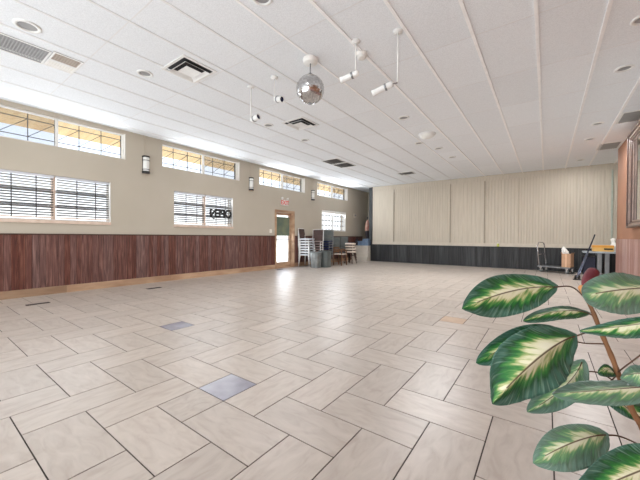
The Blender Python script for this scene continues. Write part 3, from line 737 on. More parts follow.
def slot_vent(x0, x1, y0, y1, label, n=9, m1='vent_grey', grp='grey louvred ceiling vents'):
    r = thing('ceiling_vent', label, 'air vent', ((x0 + x1) / 2, (y0 + y1) / 2, CEIL), group=grp); off = r.location
    MB(off).box(x0 + .02, x1 - .02, y0 + .02, y1 - .02, CEIL - 0.004, CEIL + 0.003).build('throat', 'vent_dim', r)
    b = MB(off)
    for q in ((x0, x1, y0, y0 + .03), (x0, x1, y1 - .03, y1), (x0, x0 + .03, y0 + .03, y1 - .03), (x1 - .03, x1, y0 + .03, y1 - .03)): b.box(*q, CEIL - .012, CEIL)
    b.build('frame', 'white_metal', r)
    b = MB(off)
    for k in range(n):
        xx = x0 + .03 + (x1 - x0 - .06) * (k + .5) / n; b.bar((xx, y0 + .03, CEIL - .012), (xx, y1 - .03, CEIL - .012), (x1 - x0) / n * .62, 0.003, (0.7, 0, 1))
    b.build('louvers', m1, r)
slot_vent(-5.75, -5.15, 7.86, 8.44, 'grey louvred ceiling vent, nearer half of the pair above the farthest high windows')
slot_vent(-5.75, -5.15, 8.46, 9.04, 'grey louvred ceiling vent, farther half of the pair above the farthest high windows')
slot_vent(-4.52, -3.95, 10.98, 11.44, 'small grey ceiling vent nearest the left end of the partition')
slot_vent(1.05, 1.50, 10.50, 11.22, 'dark ceiling vent beside the salmon wall end')
slot_vent(1.14, 1.50, 8.15, 8.85, 'dark ceiling vent above the top corner of the framed mirror')
def egg_grille(x0, x1, y0, y1, label, mface, pitch=0.03, name='return_grille'):
    r = thing(name, label, 'air vent', ((x0 + x1) / 2, (y0 + y1) / 2, CEIL)); off = r.location
    MB(off).box(x0, x1, y0, y1, CEIL - 0.004, CEIL + 0.002).build('backing', 'vent_dim' if mface == 'vent_grey' else mface, r)
    b = MB(off)
    for q in ((x0, x1, y0, y0 + .02), (x0, x1, y1 - .02, y1), (x0, x0 + .02, y0 + .02, y1 - .02), (x1 - .02, x1, y0 + .02, y1 - .02)): b.box(*q, CEIL - .012, CEIL)
    b.build('frame', 'white_metal', r)
    b = MB(off); k = x0 + .02
    while k < x1 - .02: b.box(k, k + pitch * .45, y0 + .02, y1 - .02, CEIL - .009, CEIL - .003); k += pitch
    k = y0 + .02
    while k < y1 - .02: b.box(x0 + .02, x1 - .02, k, k + pitch * .35, CEIL - .0092, CEIL - .0032); k += pitch
    b.build('grid', mface if mface != 'vent_shadow' else 'vent_grey', r)
egg_grille(-5.68, -5.21, 0.10, 1.19, 'long grey egg-crate return grille at the left edge of the ceiling', 'vent_grey')
egg_grille(-5.43, -5.17, 1.20, 1.52, 'small tan grille at the end of the long grey return grille', 'vent_tan')
egg_grille(-5.67, -5.44, 1.20, 1.52, 'small white grille between the tan grille and the windows', 'white_plastic')
r = thing('dome_light', 'shallow white dome light on the ceiling in the middle row', 'ceiling light', (-2.25, 7.24, CEIL)); off = r.location
MB(off).lathe([(0.19, 0.0), (0.19, -0.02), (0.17, -0.03)], r.location, 28).build('base', 'white_metal', r)
MB(off).lathe([(0.17, -0.025), (0.16, -0.05), (0.11, -0.085), (0.05, -0.10), (0, -0.103)], r.location, 28).build('diffuser', 'frosted_glass', r)
r = thing('smoke_detector', 'round white smoke detector on the ceiling right of the mirror ball', 'smoke detector', (-1.96, 3.57, CEIL)); off = r.location
MB(off).lathe([(0.075, 0.0), (0.075, -0.03), (0.065, -0.045)], r.location, 24).build('base', 'white_plastic', r)
MB(off).lathe([(0.06, -0.044), (0.055, -0.066), (0.03, -0.07), (0, -0.07)], r.location, 24).build('cap', 'white_plastic', r)

# mirror ball with motor
bx, by, bz, br = -2.58, 3.28, 3.118, 0.188
mb = thing('mirror_ball', 'silver mirror ball hanging from a white motor on the ceiling', 'disco ball', (bx, by, CEIL)); off = mb.location
MB(off).lathe([(0.0, 0.0), (0.098, 0.0), (0.102, -0.01), (0.096, -0.055), (0.085, -0.066), (0.0, -0.068)], (bx, by, CEIL), 28).build('motor', 'white_plastic', mb)
MB(off).tube([(bx, by, CEIL - .065), (bx, by, bz + br + 0.02)], 0.009, 8).build('shaft', 'steel', mb)
b = MB(off); NL, NT = 44, 24
for i in range(NT):
    t0, t1 = PI * i / NT, PI * (i + 1) / NT
    for j in range(NL):
        a0, a1 = 2 * PI * j / NL, 2 * PI * (j + 1) / NL
        jt = lambda: random.uniform(-.0006, .0006)
        q = [(br * math.sin(t) * math.cos(a), br * math.sin(t) * math.sin(a), br * math.cos(t)) for t, a in ((t0, a0), (t1, a0), (t1, a1), (t0, a1))]
        k = b.pts([(bx + p[0] + jt(), by + p[1] + jt(), bz + p[2] + jt()) for p in q])
        b.face([k, k + 1, k + 2, k + 3] , r=random.random())
b.build('ball', 'ball_mirror', mb)
MB(off).lathe([(0.0, 0.03), (0.03, 0.02), (0.03, -0.004), (0, -0.004)], (bx, by, bz + br), 14).build('top_cap', 'steel', mb)
b = MB(off); b.lathe([(0.0, 0), (0.02, 0.0), (0.02, -0.012), (0, -0.014)], (bx, by, bz - br), 12); b.build('bottom_cap', 'steel', mb)

# four pin spots on drop poles aimed at the ball
def spot(top, zb, body0, body1, rad, label, dark=True):
    r = thing('pin_spot', label, 'spotlight', (top[0], top[1], CEIL), group='pin spots around the mirror ball'); off = r.location
    MB(off).lathe([(0.0, 0.0), (0.055, 0.0), (0.05, -0.02), (0.015, -0.03), (0, -0.03)], (top[0], top[1], CEIL), 18).build('canopy', 'white_metal', r)
    MB(off).tube([(top[0], top[1], CEIL - .02), (top[0], top[1], zb)], 0.0085, 8).build('pole', 'white_metal', r)
    p0, p1 = Vector(body0), Vector(body1); dd = (p1 - p0).normalized(); ln = (p1 - p0).length
    b = MB(off); b.lathe([(0.0, 0.0), (rad * .8, 0.0), (rad, ln * .12), (rad, ln * .9), (rad * 1.12, ln), (rad * .9, ln), (rad * .85, ln * .93)], p0, 18, axis=dd); b.build('housing', 'white_metal', r)
    b = MB(off); b.lathe([(rad * .9, ln * .94), (rad * .5, ln * .96), (0, ln * .965)], p0, 18, axis=dd); b.build('lens', 'lens_dark' if dark else 'steel', r)
    pm = p0 + dd * ln * .35; q = Vector((top[0], top[1], zb)); b = MB(off)
    b.tube([q, q * .5 + pm * .5 + Vector((0, 0, 0.01)), pm], 0.007, 6); b.lathe([(rad * 1.02, -0.012), (rad * 1.15, -0.01), (rad * 1.15, 0.01), (rad * 1.02, 0.012)], pm, 18, axis=dd); b.build('yoke', 'steel', r)
spot((-3.82, 3.33), 2.975, (-3.80, 3.33, 2.99), (-3.64, 3.33, 3.01), 0.042, 'pin spot on the longest pole, leftmost of the four around the mirror ball')
spot((-3.31, 3.34), 3.215, (-3.29, 3.34, 3.19), (-3.14, 3.33, 3.15), 0.042, 'pin spot with a dark lens just left of the mirror ball')
spot((-1.90, 3.31), 3.16, (-1.87, 3.33, 3.145), (-2.10, 3.29, 3.10), 0.036, 'white tubular pin spot just right of the mirror ball', False)
spot((-1.41, 3.43), 2.93, (-1.46, 3.41, 2.925), (-1.70, 3.37, 2.86), 0.036, 'pin spot on a long pole, rightmost of the four around the mirror ball', False)

# ------------------------------------------------------------------ stacked chairs and stools by the left wall
def make_chair(name, label, cat, mseat, mback, mframe, group, bh=0.42):
    r = thing(name, label, cat, (0, 0, -50), 0, group)
    MB().box(-0.21, 0.22, -0.215, 0.215, 0.425, 0.475).build('seat', mseat, r, bevel=0.018)
    t = Matrix.Translation((-0.225, 0, 0.60)) @ Matrix.Rotation(-0.16, 4, 'Y')
    MB().box(-0.022, 0.022, -0.20, 0.20, 0.0, bh - .02, t).build('backrest', mback, r, bevel=0.015)
    for sx, sy in ((1, 1), (1, -1), (-1, 1), (-1, -1)):
        MB().tube([(sx * 0.17, sy * 0.205, 0.43), (sx * 0.24, sy * 0.235, 0.0)], 0.0115, 8).build('leg', mframe, r)
    b = MB()
    for sy in (1, -1): b.tube([(0.20, sy * .218, 0.43), (-0.20, sy * .218, 0.43), (-0.225, sy * .218, 0.56), (-0.23 - bh * .16, sy * .218, 0.60 + bh * .97)], 0.011, 8)
    b.tube([(-0.23 - bh * .16, -.218, 0.60 + bh * .97), (-0.235 - bh * .165, 0, 0.60 + bh), (-0.23 - bh * .16, .218, 0.60 + bh * .97)], 0.011, 8)
    b.build('frame', mframe, r); return r
ordn = ['bottom one', 'second up', 'third up', 'fourth up', 'fifth up', 'sixth up', 'seventh up']
def stack(proto, x, y, rz, n, desc, where, group, pitch=0.1, lean=0.0):
    for k in range(n):
        pos = 'top one' if k == n - 1 else ordn[k]
        lab = '%s, %s in stack %s' % (desc, pos, where)
        if k == 0:
            o = proto; o.location = (x, y, 0); o.rotation_euler = (0, 0, rz); o['label'] = lab; o['group'] = group
        else:
            o = dup(proto, (x + lean * k, y, pitch * k), rz, lab, group)
g = 'stacked chairs by the left wall'
stack(make_chair('stacking_chair', 'x', 'chair', 'pale_vinyl', 'brown_vinyl', 'white_metal', g, 0.26), -7.46, 9.33, 0.15, 7, 'pale white-framed chair', 'nearest the glass door', g)
stack(make_chair('stacking_chair', 'x', 'chair', 'mauve_vinyl', 'brown_vinyl', 'white_metal', g, 0.34), -7.35, 9.78, -1.2, 6, 'brown-backed white-framed chair', 'second from the glass door', g)
stack(make_chair('stacking_chair', 'x', 'chair', 'navy_fabric', 'grey_fabric', 'steel', g, 0.34), -7.25, 10.3, -1.35, 6, 'navy chair with grey back', 'behind the grey bins', g)
stack(make_chair('stacking_chair', 'x', 'chair', 'grey_fabric', 'grey_fabric', 'black_metal', g, 0.34), -7.2, 10.9, -1.0, 3, 'grey padded chair', 'under left of gridded window', g)
stack(make_chair('stacking_chair', 'x', 'chair', 'grey_fabric', 'dark_bin', 'black_metal', g, 0.36), -7.25, 11.7, -0.9, 3, 'grey dark-backed chair', 'under right of gridded window', g)

def make_stool(label, group, h_=0.46):
    r = thing('stacking_stool', label, 'stool', (0, 0, 0), 0, group)
    MB().lathe([(0, 0.0), (0.22, 0.0), (0.24, 0.02), (0.235, 0.055), (0.18, 0.072), (0, 0.075)], (0, 0, h_), 28).build('seat', 'cream_cushion', r)
    for k in range(4):
        a = PI / 4 + k * PI / 2
        MB().bar((0.13 * math.cos(a), 0.13 * math.sin(a), h_), (0.27 * math.cos(a), 0.27 * math.sin(a), 0.0), 0.028, 0.028).build('leg', 'dark_wood', r)
    b = MB()
    for k in range(4):
        a, c = PI / 4 + k * PI / 2, PI / 4 + (k + 1) * PI / 2; q = 0.165
        b.bar((q * math.cos(a), q * math.sin(a), h_ - .115), (q * math.cos(c), q * math.sin(c), h_ - .115), 0.02, 0.025)
    b.build('stretcher', 'dark_wood', r); return r
g2 = 'cushioned stools stacked at the stage end'
s0 = make_stool('x', g2); s0.location = (-6.85, 11.60, 0); s0['label'] = 'cream cushioned stool at the bottom of the stool stack'
for k, l in ((1, 'cream cushioned stool second from the bottom of the stool stack'), (2, 'cream cushioned stool second from the top of the stool stack'), (3, 'cream cushioned stool on top of the stool stack')):
    dup(s0, (-6.85 - 0.01 * k, 11.62, 0.115 * k), 0.25 * k * 0, l, g2)
r = thing('wooden_chair', 'bare tan wooden armchair frame beside the stack of cushioned stools', 'chair', (-6.72, 10.55, 0)); off = r.location
x, y = -6.72, 10.55
MB(off).box(x - .2, x + .2, y - .2, y + .2, 0.43, 0.46).build('seat', 'cream_cushion', r, bevel=0.01)
for sx in (-1, 1):
    for sy in (-1, 1): MB(off).bar((x + sx * .19, y + sy * .19, 0.0), (x + sx * .18, y + sy * .18, 0.60 if sx > 0 else 0.72), 0.032, 0.032).build('leg', 'oak_wood', r)
for sy in (-1, 1): MB(off).bar((x + .2, y + sy * .185, 0.60), (x - .2, y + sy * .185, 0.62), 0.03, 0.05).build('armrest', 'oak_wood', r)
b = MB(off)
for z in (0.54, 0.62, 0.70): b.bar((x - .185, y - .18, z), (x - .185, y + .18, z), 0.02, 0.05)
b.build('backrest', 'oak_wood', r)

def bin_(x, y, sx, sy, h_, mt, label):
    r = thing('waste_bin', label, 'bin', (x, y, 0)); off = r.location; r.rotation_euler = (0, 0, 0)
    b = MB(off); n = 40; rows = []
    for z, sc in ((0.0, .86), (h_ * .5, .93), (h_, 1.0), (h_, .94), (0.03, .80)):
        ring_ = []
        for k in range(n):
            t = 2 * PI * k / n; ce_, se = math.cos(t), math.sin(t)
            rr = 1 / (abs(ce_) ** 4 + abs(se) ** 4) ** .25 * (1 + (0.02 if k % 4 < 2 else -0.02))
            ring_.append((x + sx / 2 * sc * rr * ce_, y + sy / 2 * sc * rr * se, z))
        rows.append(b.pts(ring_))
    for i in range(4):
        for k in range(n): q = (k + 1) % n; b.face([rows[i] + k, rows[i] + q, rows[i + 1] + q, rows[i + 1] + k])
    b.face([rows[4] + k for k in range(n)]); b.face([rows[0] + k for k in reversed(range(n))]); b.build('body', mt, r)
    b = MB(off); pts_ = []
    for k in range(n + 1):
        t = 2 * PI * k / n; ce_, se = math.cos(t), math.sin(t); rr = 1 / (abs(ce_) ** 4 + abs(se) ** 4) ** .25
        pts_.append((x + sx / 2 * 1.0 * rr * ce_, y + sy / 2 * rr * se, h_))
    b.tube(pts_, 0.014, 8, False); b.build('rim', mt, r)
bin_(-6.85, 9.10, 0.36, 0.36, 0.56, 'galvanised', 'pale grey ribbed bin on the left, in front of the chair stacks')
bin_(-6.72, 9.50, 0.42, 0.42, 0.60, 'dark_bin', 'darker grey ribbed bin on the right, in front of the chair stacks')

# ------------------------------------------------------------------ things at the right end of the stage
# platform cart: chrome hoop handle at its left end, four castors
pc = thing('platform_cart', 'platform cart with a tall chrome hoop handle, parked in front of the black stage', 'cart', (0.25, 12.9, 0)); off = pc.location
MB(off).box(-0.20, 0.72, 12.66, 13.2, 0.165, 0.205).build('deck', 'steel', pc, bevel=0.01)
b = MB(off); yy0, yy1 = 12.70, 13.16
b.tube([(-0.16, yy0, 0.19), (-0.22, yy0, 0.88), (-0.22, yy0 + .04, 0.95), (-0.22, yy0 + .12, 0.99), (-0.22, yy1 - .12, 0.99), (-0.22, yy1 - .04, 0.95), (-0.22, yy1, 0.88), (-0.16, yy1, 0.19)], 0.018, 10)
b.build('handle', 'chrome', pc)
MB(off).tube([(-0.195, yy0, 0.58), (-0.195, yy1, 0.58)], 0.012, 8).build('crossbar', 'chrome', pc)
for x in (-0.12, 0.62):
    for y in (12.74, 13.12):
        w_ = MB(off).lathe([(0.0, -.018), (0.055, -.018), (0.062, -.012), (0.062, .012), (0.055, .018), (0, .018)], (x, y, 0.062), 18, axis=(0.25, 1, 0)).build('castor', 'dark_bin', pc)
        b = MB(off)
        for s in (-.026, .026): b.bar((x + s * .25, y + s, 0.062), (x + s * .25, y + s, 0.135), 0.03, 0.004, (0, 1, 0))
        b.box(x - .035, x + .035, y - .035, y + .035, 0.135, 0.165); b.build('fork', 'chrome', w_)
bxo = thing('cardboard_box', 'brown cardboard box standing on the platform cart', 'box', (0.56, 12.92, 0.205)); off = bxo.location
MB(off).box(0.44, 0.68, 12.80, 13.04, 0.206, 0.63).build('body', 'cardboard', bxo, bevel=0.004)
b = MB(off)
for p0, p1 in (((0.44, 12.92, .632), (0.41, 12.92, .67)), ((0.68, 12.92, .632), (0.70, 12.92, .67))): b.bar(p0, p1, 0.23, 0.004, (0, 0, 1))
b.build('flap', 'cardboard', bxo)
MB(off).box(0.54, 0.58, 12.797, 12.80, 0.21, 0.63).build('glare_strip', 'box_glare', bxo)  # upright glare on the box front, built as a lighter strip
pa = thing('paper_bag', 'crumpled white paper bag poking up from the cardboard box', 'bag', (0.46, 12.92, 0.63)); off = pa.location
b = MB(off); rows = []
for z, s in ((0.632, .075), (0.70, .085), (0.78, .06), (0.84, .03), (0.87, .005)):
    rows.append(b.pts([(0.50 - (z - .63) * .25 + s * (1 + .2 * math.sin(5 * t + z * 20)) * math.cos(t), 12.92 + s * (1 + .25 * math.cos(3 * t - z * 30)) * math.sin(t), z) for t in [2 * PI * k / 18 for k in range(18)]]))
for i in range(4):
    for k in range(18): q = (k + 1) % 18; b.face([rows[i] + k, rows[i] + q, rows[i + 1] + q, rows[i + 1] + k])
b.build('body', 'paper', pa)
# the cart stands askew: turn it and what it carries together
a_ = -0.42; p_ = Vector((0.25, 12.9, 0)); n_ = Vector((0.27, 12.78, 0))
for o in (pc, bxo, pa):
    o.location = n_ + Matrix.Rotation(a_, 3, 'Z') @ (o.location - p_); o.rotation_euler = (0, 0, a_)
# table with grey legs
tb = thing('side_table', 'grey topped table with thick grey legs behind the salmon wall end', 'table', (1.6, 12.75, 0)); off = tb.location
MB(off).box(0.93, 2.3, 12.45, 13.05, 0.685, 0.735).build('tabletop', 'table_grey', tb, bevel=0.006)
for x, y in ((1.30, 12.52), (1.47, 12.52), (1.30, 12.98), (2.22, 12.52), (2.22, 12.98)):
    MB(off).box(x - .05, x + .05, y - .05, y + .05, 0.0, 0.685).build('leg', 'table_leg', tb, bevel=0.004)
nb = thing('storage_bin', 'navy storage bin on the floor under the grey table', 'bin', (1.08, 12.75, 0)); off = nb.location
MB(off).box(0.94, 1.22, 12.52, 13.0, 0.0, 0.56).build('body', 'navy', nb, bevel=0.02); MB(off).box(0.92, 1.235, 12.50, 13.02, 0.56, 0.60).build('lid', 'black_plastic', nb, bevel=0.008)
ob = thing('tool_case', 'orange and yellow case lying on the grey table', 'case', (1.36, 12.66, 0.735)); off = ob.location
MB(off).box(1.15, 1.62, 12.52, 12.82, 0.736, 0.90).build('base', 'box_yellow', ob, bevel=0.012); MB(off).box(1.145, 1.625, 12.515, 12.825, 0.855, 0.925).build('lid', 'box_orange', ob, bevel=0.012)
MB(off).box(1.40, 1.60, 12.508, 12.518, 0.79, 0.835).build('handle', 'black_plastic', ob)
wbg = thing('plastic_bag', 'white bunched plastic bag on the table against the wall end', 'bag', (1.74, 12.7, 0.735)); off = wbg.location
b = MB(off); rows = []
for z, s in ((0.736, .09), (0.80, .125), (0.90, .12), (0.98, .075), (1.03, .04), (1.10, .06), (1.14, .02)):
    rows.append(b.pts([(1.66 - (.04 if z > 1 else 0) + s * (1 + .18 * math.sin(6 * t + z * 25)) * math.cos(t), 12.68 + s * (1 + .2 * math.cos(4 * t - z * 20)) * math.sin(t), z) for t in [2 * PI * k / 20 for k in range(20)]]))
for i in range(6):
    for k in range(20): q = (k + 1) % 20; b.face([rows[i] + k, rows[i] + q, rows[i + 1] + q, rows[i + 1] + k], True)
b.build('body', 'paper', wbg)
MB(off).tube([(1.60, 12.62, 0.86), (1.70, 12.56, 0.88), (1.80, 12.60, 0.86)], 0.012, 6).build('tie', 'dark_wood', wbg)
# pole leaning on the table edge
hp = thing('hand_truck', 'slim blue-grey hand truck with wheels at its foot, leaning back on the table edge', 'hand truck', (0.70, 11.1, 0)); off = hp.location
p0, p1 = Vector((0.70, 11.06, 0.05)), Vector((1.18, 12.40, 1.24)); pm = p0.lerp(p1, .58)
side = (p1 - p0).cross(Vector((0, 0, 1))).normalized() * 0.02
b = MB(off)
for s in (-1, 1): b.tube([p0 + side * s, pm + side * s * .6], 0.014, 10)
for q in (0.12, 0.5, 0.9): b.tube([p0.lerp(pm, q) - side * (1 - .4 * q), p0.lerp(pm, q) + side * (1 - .4 * q)], 0.012, 8)
b.build('frame', 'pole_blue', hp)
b = MB(off); b.tube([pm - (p1 - p0).normalized() * .05, p1], 0.017, 10); b.build('handle', 'navy', hp)
for s in (-1, 1):
    MB(off).lathe([(0.0, -.015), (0.05, -.015), (0.058, -.008), (0.058, .008), (0.05, .015), (0, .015)], p0 + side * s * 1.8 + Vector((0, 0, 0.008)), 18, axis=side).build('wheel', 'black_plastic', hp)
MB(off).tube([p0 + side * 1.8 + Vector((0, 0, .008)), p0 - side * 1.8 + Vector((0, 0, .008))], 0.01, 8).build('axle', 'steel', hp)
MB(off).box(0.60, 0.80, 10.86, 11.03, 0.004, 0.018).build('toe_plate', 'black_metal', hp)
# small lime object on the stage ledge
lm = thing('spray_bottle', 'small lime-yellow squeeze bottle on the ledge of the black stage', 'bottle', (-1.47, 13.385, 0.80)); off = lm.location
MB(off).lathe([(0, 0), (0.036, 0.0), (0.04, 0.02), (0.04, 0.09), (0.018, 0.115), (0.018, 0.125)], (-1.47, 13.385, 0.801), 16).build('body', 'lime_plastic', lm)
MB(off).lathe([(0.022, 0.122), (0.022, 0.15), (0.008, 0.165), (0, 0.166)], (-1.47, 13.385, 0.801), 14).build('cap', 'white_plastic', lm)

# ------------------------------------------------------------------ artificial plant in the foreground
LEAVES = [
  ((0.0202, 1.1661, 0.9903), (-0.0782, 1.0443, 0.9846), (-0.1874, 0.9264, 0.9389), (-0.1232, 1.0366, 1.0251), (-0.0883, 0.9988, 0.9172), (0.6, 0.5),
   [(0.0202, 1.1661, 0.9903), (0.0653, 1.2239, 0.9874), (0.1004, 1.2492, 0.9507)]),
  ((0.0657, 1.1605, 0.8496), (-0.0106, 1.0297, 0.814), (-0.1119, 0.9291, 0.6962), (-0.0977, 1.0034, 0.8385), (0.0394, 1.0901, 0.7313), (0.54, 0.38),
   [(0.0657, 1.1605, 0.8496), (0.1042, 1.226, 0.8553), (0.1329, 1.2657, 0.857)]),
  ((0.0278, 1.2318, 0.8428), (-0.0628, 1.1403, 0.8171), (-0.1706, 1.048, 0.7521), (-0.0849, 1.1492, 0.8484), (-0.0566, 1.1318, 0.7682), 0.5,
   [(0.0278, 1.2318, 0.8428), (0.0836, 1.2599, 0.8115), (0.1465, 1.2812, 0.8125)]),
  ((0.0944, 1.267, 0.7488), (0.0461, 1.2059, 0.6765), (-0.0416, 1.116, 0.6133), (0.0088, 1.2036, 0.6917), (0.0858, 1.1976, 0.6615), 0.5,
   [(0.0947, 1.2669, 0.7205), (0.1389, 1.2869, 0.7188), (0.1781, 1.2905, 0.6974)]),
  ((0.108, 1.279, 0.9028), (0.0355, 1.1764, 0.9181), (-0.0529, 1.0865, 0.8928), (0.0264, 1.2071, 0.9265), (0.0354, 1.1636, 0.8937), 0.45,
   [(0.108, 1.279, 0.9028), (0.1246, 1.2786, 0.8898), (0.1387, 1.276, 0.8494)]),
  ((0.2494, 1.1732, 1.0098), (0.1615, 1.0592, 1.0133), (0.0743, 0.995, 0.9955), (0.1591, 1.1075, 1.0507), (0.1636, 1.0353, 0.9567), 0.52,
   [(0.2494, 1.1732, 1.0098), (0.2728, 1.2508, 0.8862), (0.1802, 1.2925, 0.7309)]),
  ((0.278, 1.2427, 0.9219), (0.195, 1.2063, 0.8967), (0.0814, 1.1969, 0.8612), (0.1901, 1.2277, 0.911), (0.1928, 1.1672, 0.8729), 0.42,
   [(0.278, 1.2427, 0.9219), (0.2766, 1.2652, 0.8275), (0.2005, 1.3066, 0.6701)]),
  ((0.2712, 1.2352, 0.7313), (0.2278, 1.2286, 0.7604), (0.1774, 1.2409, 0.7308), (0.2334, 1.2825, 0.7719), (0.2246, 1.1887, 0.7359), 0.5,
   [(0.2712, 1.2352, 0.7313), (0.271, 1.2836, 0.6492), (0.2283, 1.326, 0.5911)]),
  ((0.2865, 1.2713, 0.7329), (0.1549, 1.1499, 0.7279), (0.0172, 1.0734, 0.7033), (0.1586, 1.2271, 0.7306), (0.1538, 1.1239, 0.6952), 0.5,
   [(0.2865, 1.2713, 0.7329), (0.2896, 1.2969, 0.6208), (0.2434, 1.3365, 0.5486)]),
  ((0.1747, 1.3008, 0.7204), (0.1555, 1.2745, 0.7399), (0.1297, 1.2431, 0.7319), (0.1546, 1.2864, 0.751), (0.1566, 1.2626, 0.72), 0.5,
   [(0.1747, 1.3008, 0.7204), (0.1798, 1.3044, 0.7112), (0.1839, 1.3011, 0.7043)]),
  ((0.1556, 1.3479, 0.6529), (0.2012, 1.3683, 0.6067), (0.2715, 1.4067, 0.549), (0.2293, 1.3893, 0.6357), (0.1877, 1.3705, 0.5785), 0.45,
   [(0.1556, 1.3479, 0.6529), (0.1728, 1.3361, 0.6881), (0.1773, 1.3025, 0.7142)]),
  ((0.1278, 1.0792, 0.6281), (0.0601, 0.98, 0.636), (-0.0205, 0.908, 0.5911), (0.027, 0.9932, 0.6543), (0.0699, 0.9493, 0.5849), (0.58, 0.42),
   [(0.1278, 1.0792, 0.6281), (0.1716, 1.1605, 0.5974), (0.2584, 1.3345, 0.5007)]),
  ((0.2342, 1.0578, 0.6168), (0.1621, 0.98, 0.6037), (0.0487, 0.8838, 0.548), (0.1493, 1.0084, 0.6469), (0.1675, 0.9337, 0.5531), 0.45,
   [(0.2342, 1.0578, 0.6168), (0.2886, 1.1713, 0.5534), (0.2933, 1.359, 0.4105)]),
]
STEM = [(0.0881, 1.2468, 0.9837), (0.1109, 1.2604, 0.9317), (0.1387, 1.276, 0.8494), (0.169, 1.2946, 0.7642), (0.1914, 1.3064, 0.689), (0.2162, 1.3199, 0.6143), (0.2484, 1.3401, 0.5425), (0.3244, 1.3929, 0.3115), (0.4011, 1.4453, 0.0197)]
BUD = [(0.0971, 1.272, 0.9845), (0.1081, 1.2927, 1.0052), (0.1231, 1.3288, 1.0285)]

pl = thing('potted_plant', 'artificial rubber plant with green and cream variegated leaves at the right edge', 'plant', (0.4011, 1.4453, 0)); off = pl.location
MB(off).lathe([(0, 0.0), (0.12, 0.0), (0.125, 0.01), (0.165, 0.25), (0.18, 0.25), (0.18, 0.285), (0.155, 0.285), (0.15, 0.25), (0, 0.245)], (0.4011, 1.4453, 0), 36).build('pot', 'pot_clay', pl)
MB(off).lathe([(0.152, 0.245), (0.08, 0.258), (0, 0.262)], (0.4011, 1.4453, 0), 30).build('soil', 'soil', pl)
def cr_spline(ps, n):
    ps = [Vector(p) for p in ps]; q = [ps[0] * 2 - ps[1]] + ps + [ps[-1] * 2 - ps[-2]]; o_ = []
    for i in range(1, len(q) - 2):
        for k in range(n):
            t = k / n; a, b_, c, d_ = q[i - 1:i + 3]
            o_.append(0.5 * ((2 * b_) + (c - a) * t + (2 * a - 5 * b_ + 4 * c - d_) * t * t + (3 * b_ - a - 3 * c + d_) * t ** 3))
    return o_ + [ps[-1]]
sp_ = cr_spline(STEM, 5); n = len(sp_)
MB(off).tube(sp_, [0.0050 + 0.0048 * (k / (n - 1)) + 0.0006 * math.sin(k * 1.9) for k in range(n)], 12).build('stem', 'bark_brown', pl)
bp_ = [Vector(p) for p in BUD]
MB(off).tube(cr_spline([sp_[2], sp_[0], bp_[0]], 4), [0.006, 0.0065, 0.007, 0.0075, 0.0078, 0.0076, 0.007, 0.006, 0.005], 10).build('stem_tip', 'bud_orange', pl)
b = MB(off); bs = cr_spline(BUD, 6); b.tube(bs, [0.006, 0.0085, 0.0105, 0.012, 0.0135, 0.0145, 0.0155, 0.0165, 0.017, 0.0175, 0.0175, 0.0175, 0.017][:len(bs)], 14, True)
b.build('leaf_bud', 'bud_maroon', pl)
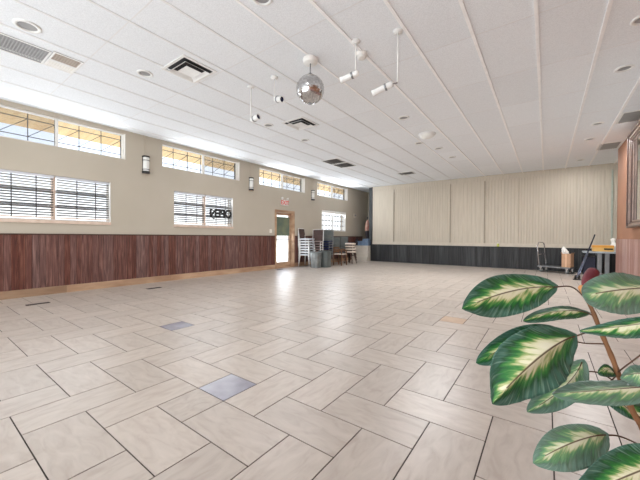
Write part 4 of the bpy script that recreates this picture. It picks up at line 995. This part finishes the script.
def leaf(base, mid, tip, e1, e2, uw, pet, idx):
    base, mid, tip, e1, e2 = (Vector(p) for p in (base, mid, tip, e1, e2))
    ctl = mid * 2 - (base + tip) * 0.5
    Mf = lambda t: base * (1 - t) ** 2 + ctl * 2 * t * (1 - t) + tip * t * t
    u1, u2 = uw if isinstance(uw, tuple) else (uw, uw)
    s1, s2 = e1 - Mf(u1), e2 - Mf(u2)
    ax = (tip - base).normalized(); s1 -= ax * s1.dot(ax) * 0.75; s2 -= ax * s2.dot(ax) * 0.75
    nrm = (s2 - s1).cross(ax).normalized(); ln = (tip - base).length
    b = MB(off); NU, NV = 44, 10; b.r = ((idx * 0.377) % 0.48) + (0.51 if idx in (4, 6, 8, 9, 12) else 0.0)
    rnd_ = random.Random(idx * 13 + 5); ph = [rnd_.uniform(0, 6.28) for _ in range(4)]
    def prof(u, uw):
        if u <= uw: t = u / uw; return math.sin(t * PI / 2) ** 0.62
        t = (u - uw) / (1 - uw); return max(0.0, (1 - t ** 2.3)) ** {1: 0.92, 2: 0.85, 6: 0.6, 12: 0.85}.get(idx, 0.72)
    grid = []
    for i in range(NU + 1):
        u = i / NU; row = []
        for j in range(-NV, NV + 1):
            v = j / NV; av = abs(v); side_ = s2 if v > 0 else s1; pu = prof(u, u2 if v > 0 else u1)
            p = Mf(u) + side_ * (av * pu) - ax * (0.0)
            p += ax * (-0.05 * ln * av * av * (1 - u))
            hgt = 0.2 * side_.length * (math.sin(av * PI * .9)) * pu             # cupped halves
            hgt += 0.085 * side_.length * av ** 1.5 * math.sin(u * 10 + ph[0 if v > 0 else 1]) * (1.0 if 0.05 < u < .97 else .3)
            hgt += 0.02 * side_.length * av * math.sin(u * 60 - av * 8 + ph[2]) * pu
            p += nrm * hgt
            row.append(p)
        grid.append(b.pts(row))
    W = 2 * NV + 1
    for i in range(NU):
        for j in range(W - 1):
            q = [(i, j), (i + 1, j), (i + 1, j + 1), (i, j + 1)]
            sgn = 0.0 if j < NV else 1.0
            b.face([grid[a] + c for a, c in q], True, uv=[(a / NU + 1e-4, abs(c - NV) / NV + 1e-5) for a, c in q], uv2=[(sgn + 0.001, 0.001)] * 4)
    o = b.build('leaf', 'variegated_leaf', pl, solid=0.0012)
    k = MB(off); sp2 = cr_spline(pet + [], 6); k.tube(sp2, 0.0021, 8)
    rib = [Mf(t / 20) - nrm * (-0.0012) for t in range(0, 18)]
    k.build('petiole', 'stem_brown', o)
    r_ = MB(off); r_.tube(rib, [0.0022 - 0.0001 * t for t in range(len(rib))], 6); r_.build('midrib', 'stem_brown', o)
for i, (bb, mm, tt, e1, e2, uw, pet) in enumerate(LEAVES): leaf(bb, mm, tt, e1, e2, uw, pet, i + 1)
bpy.context.view_layer.update()
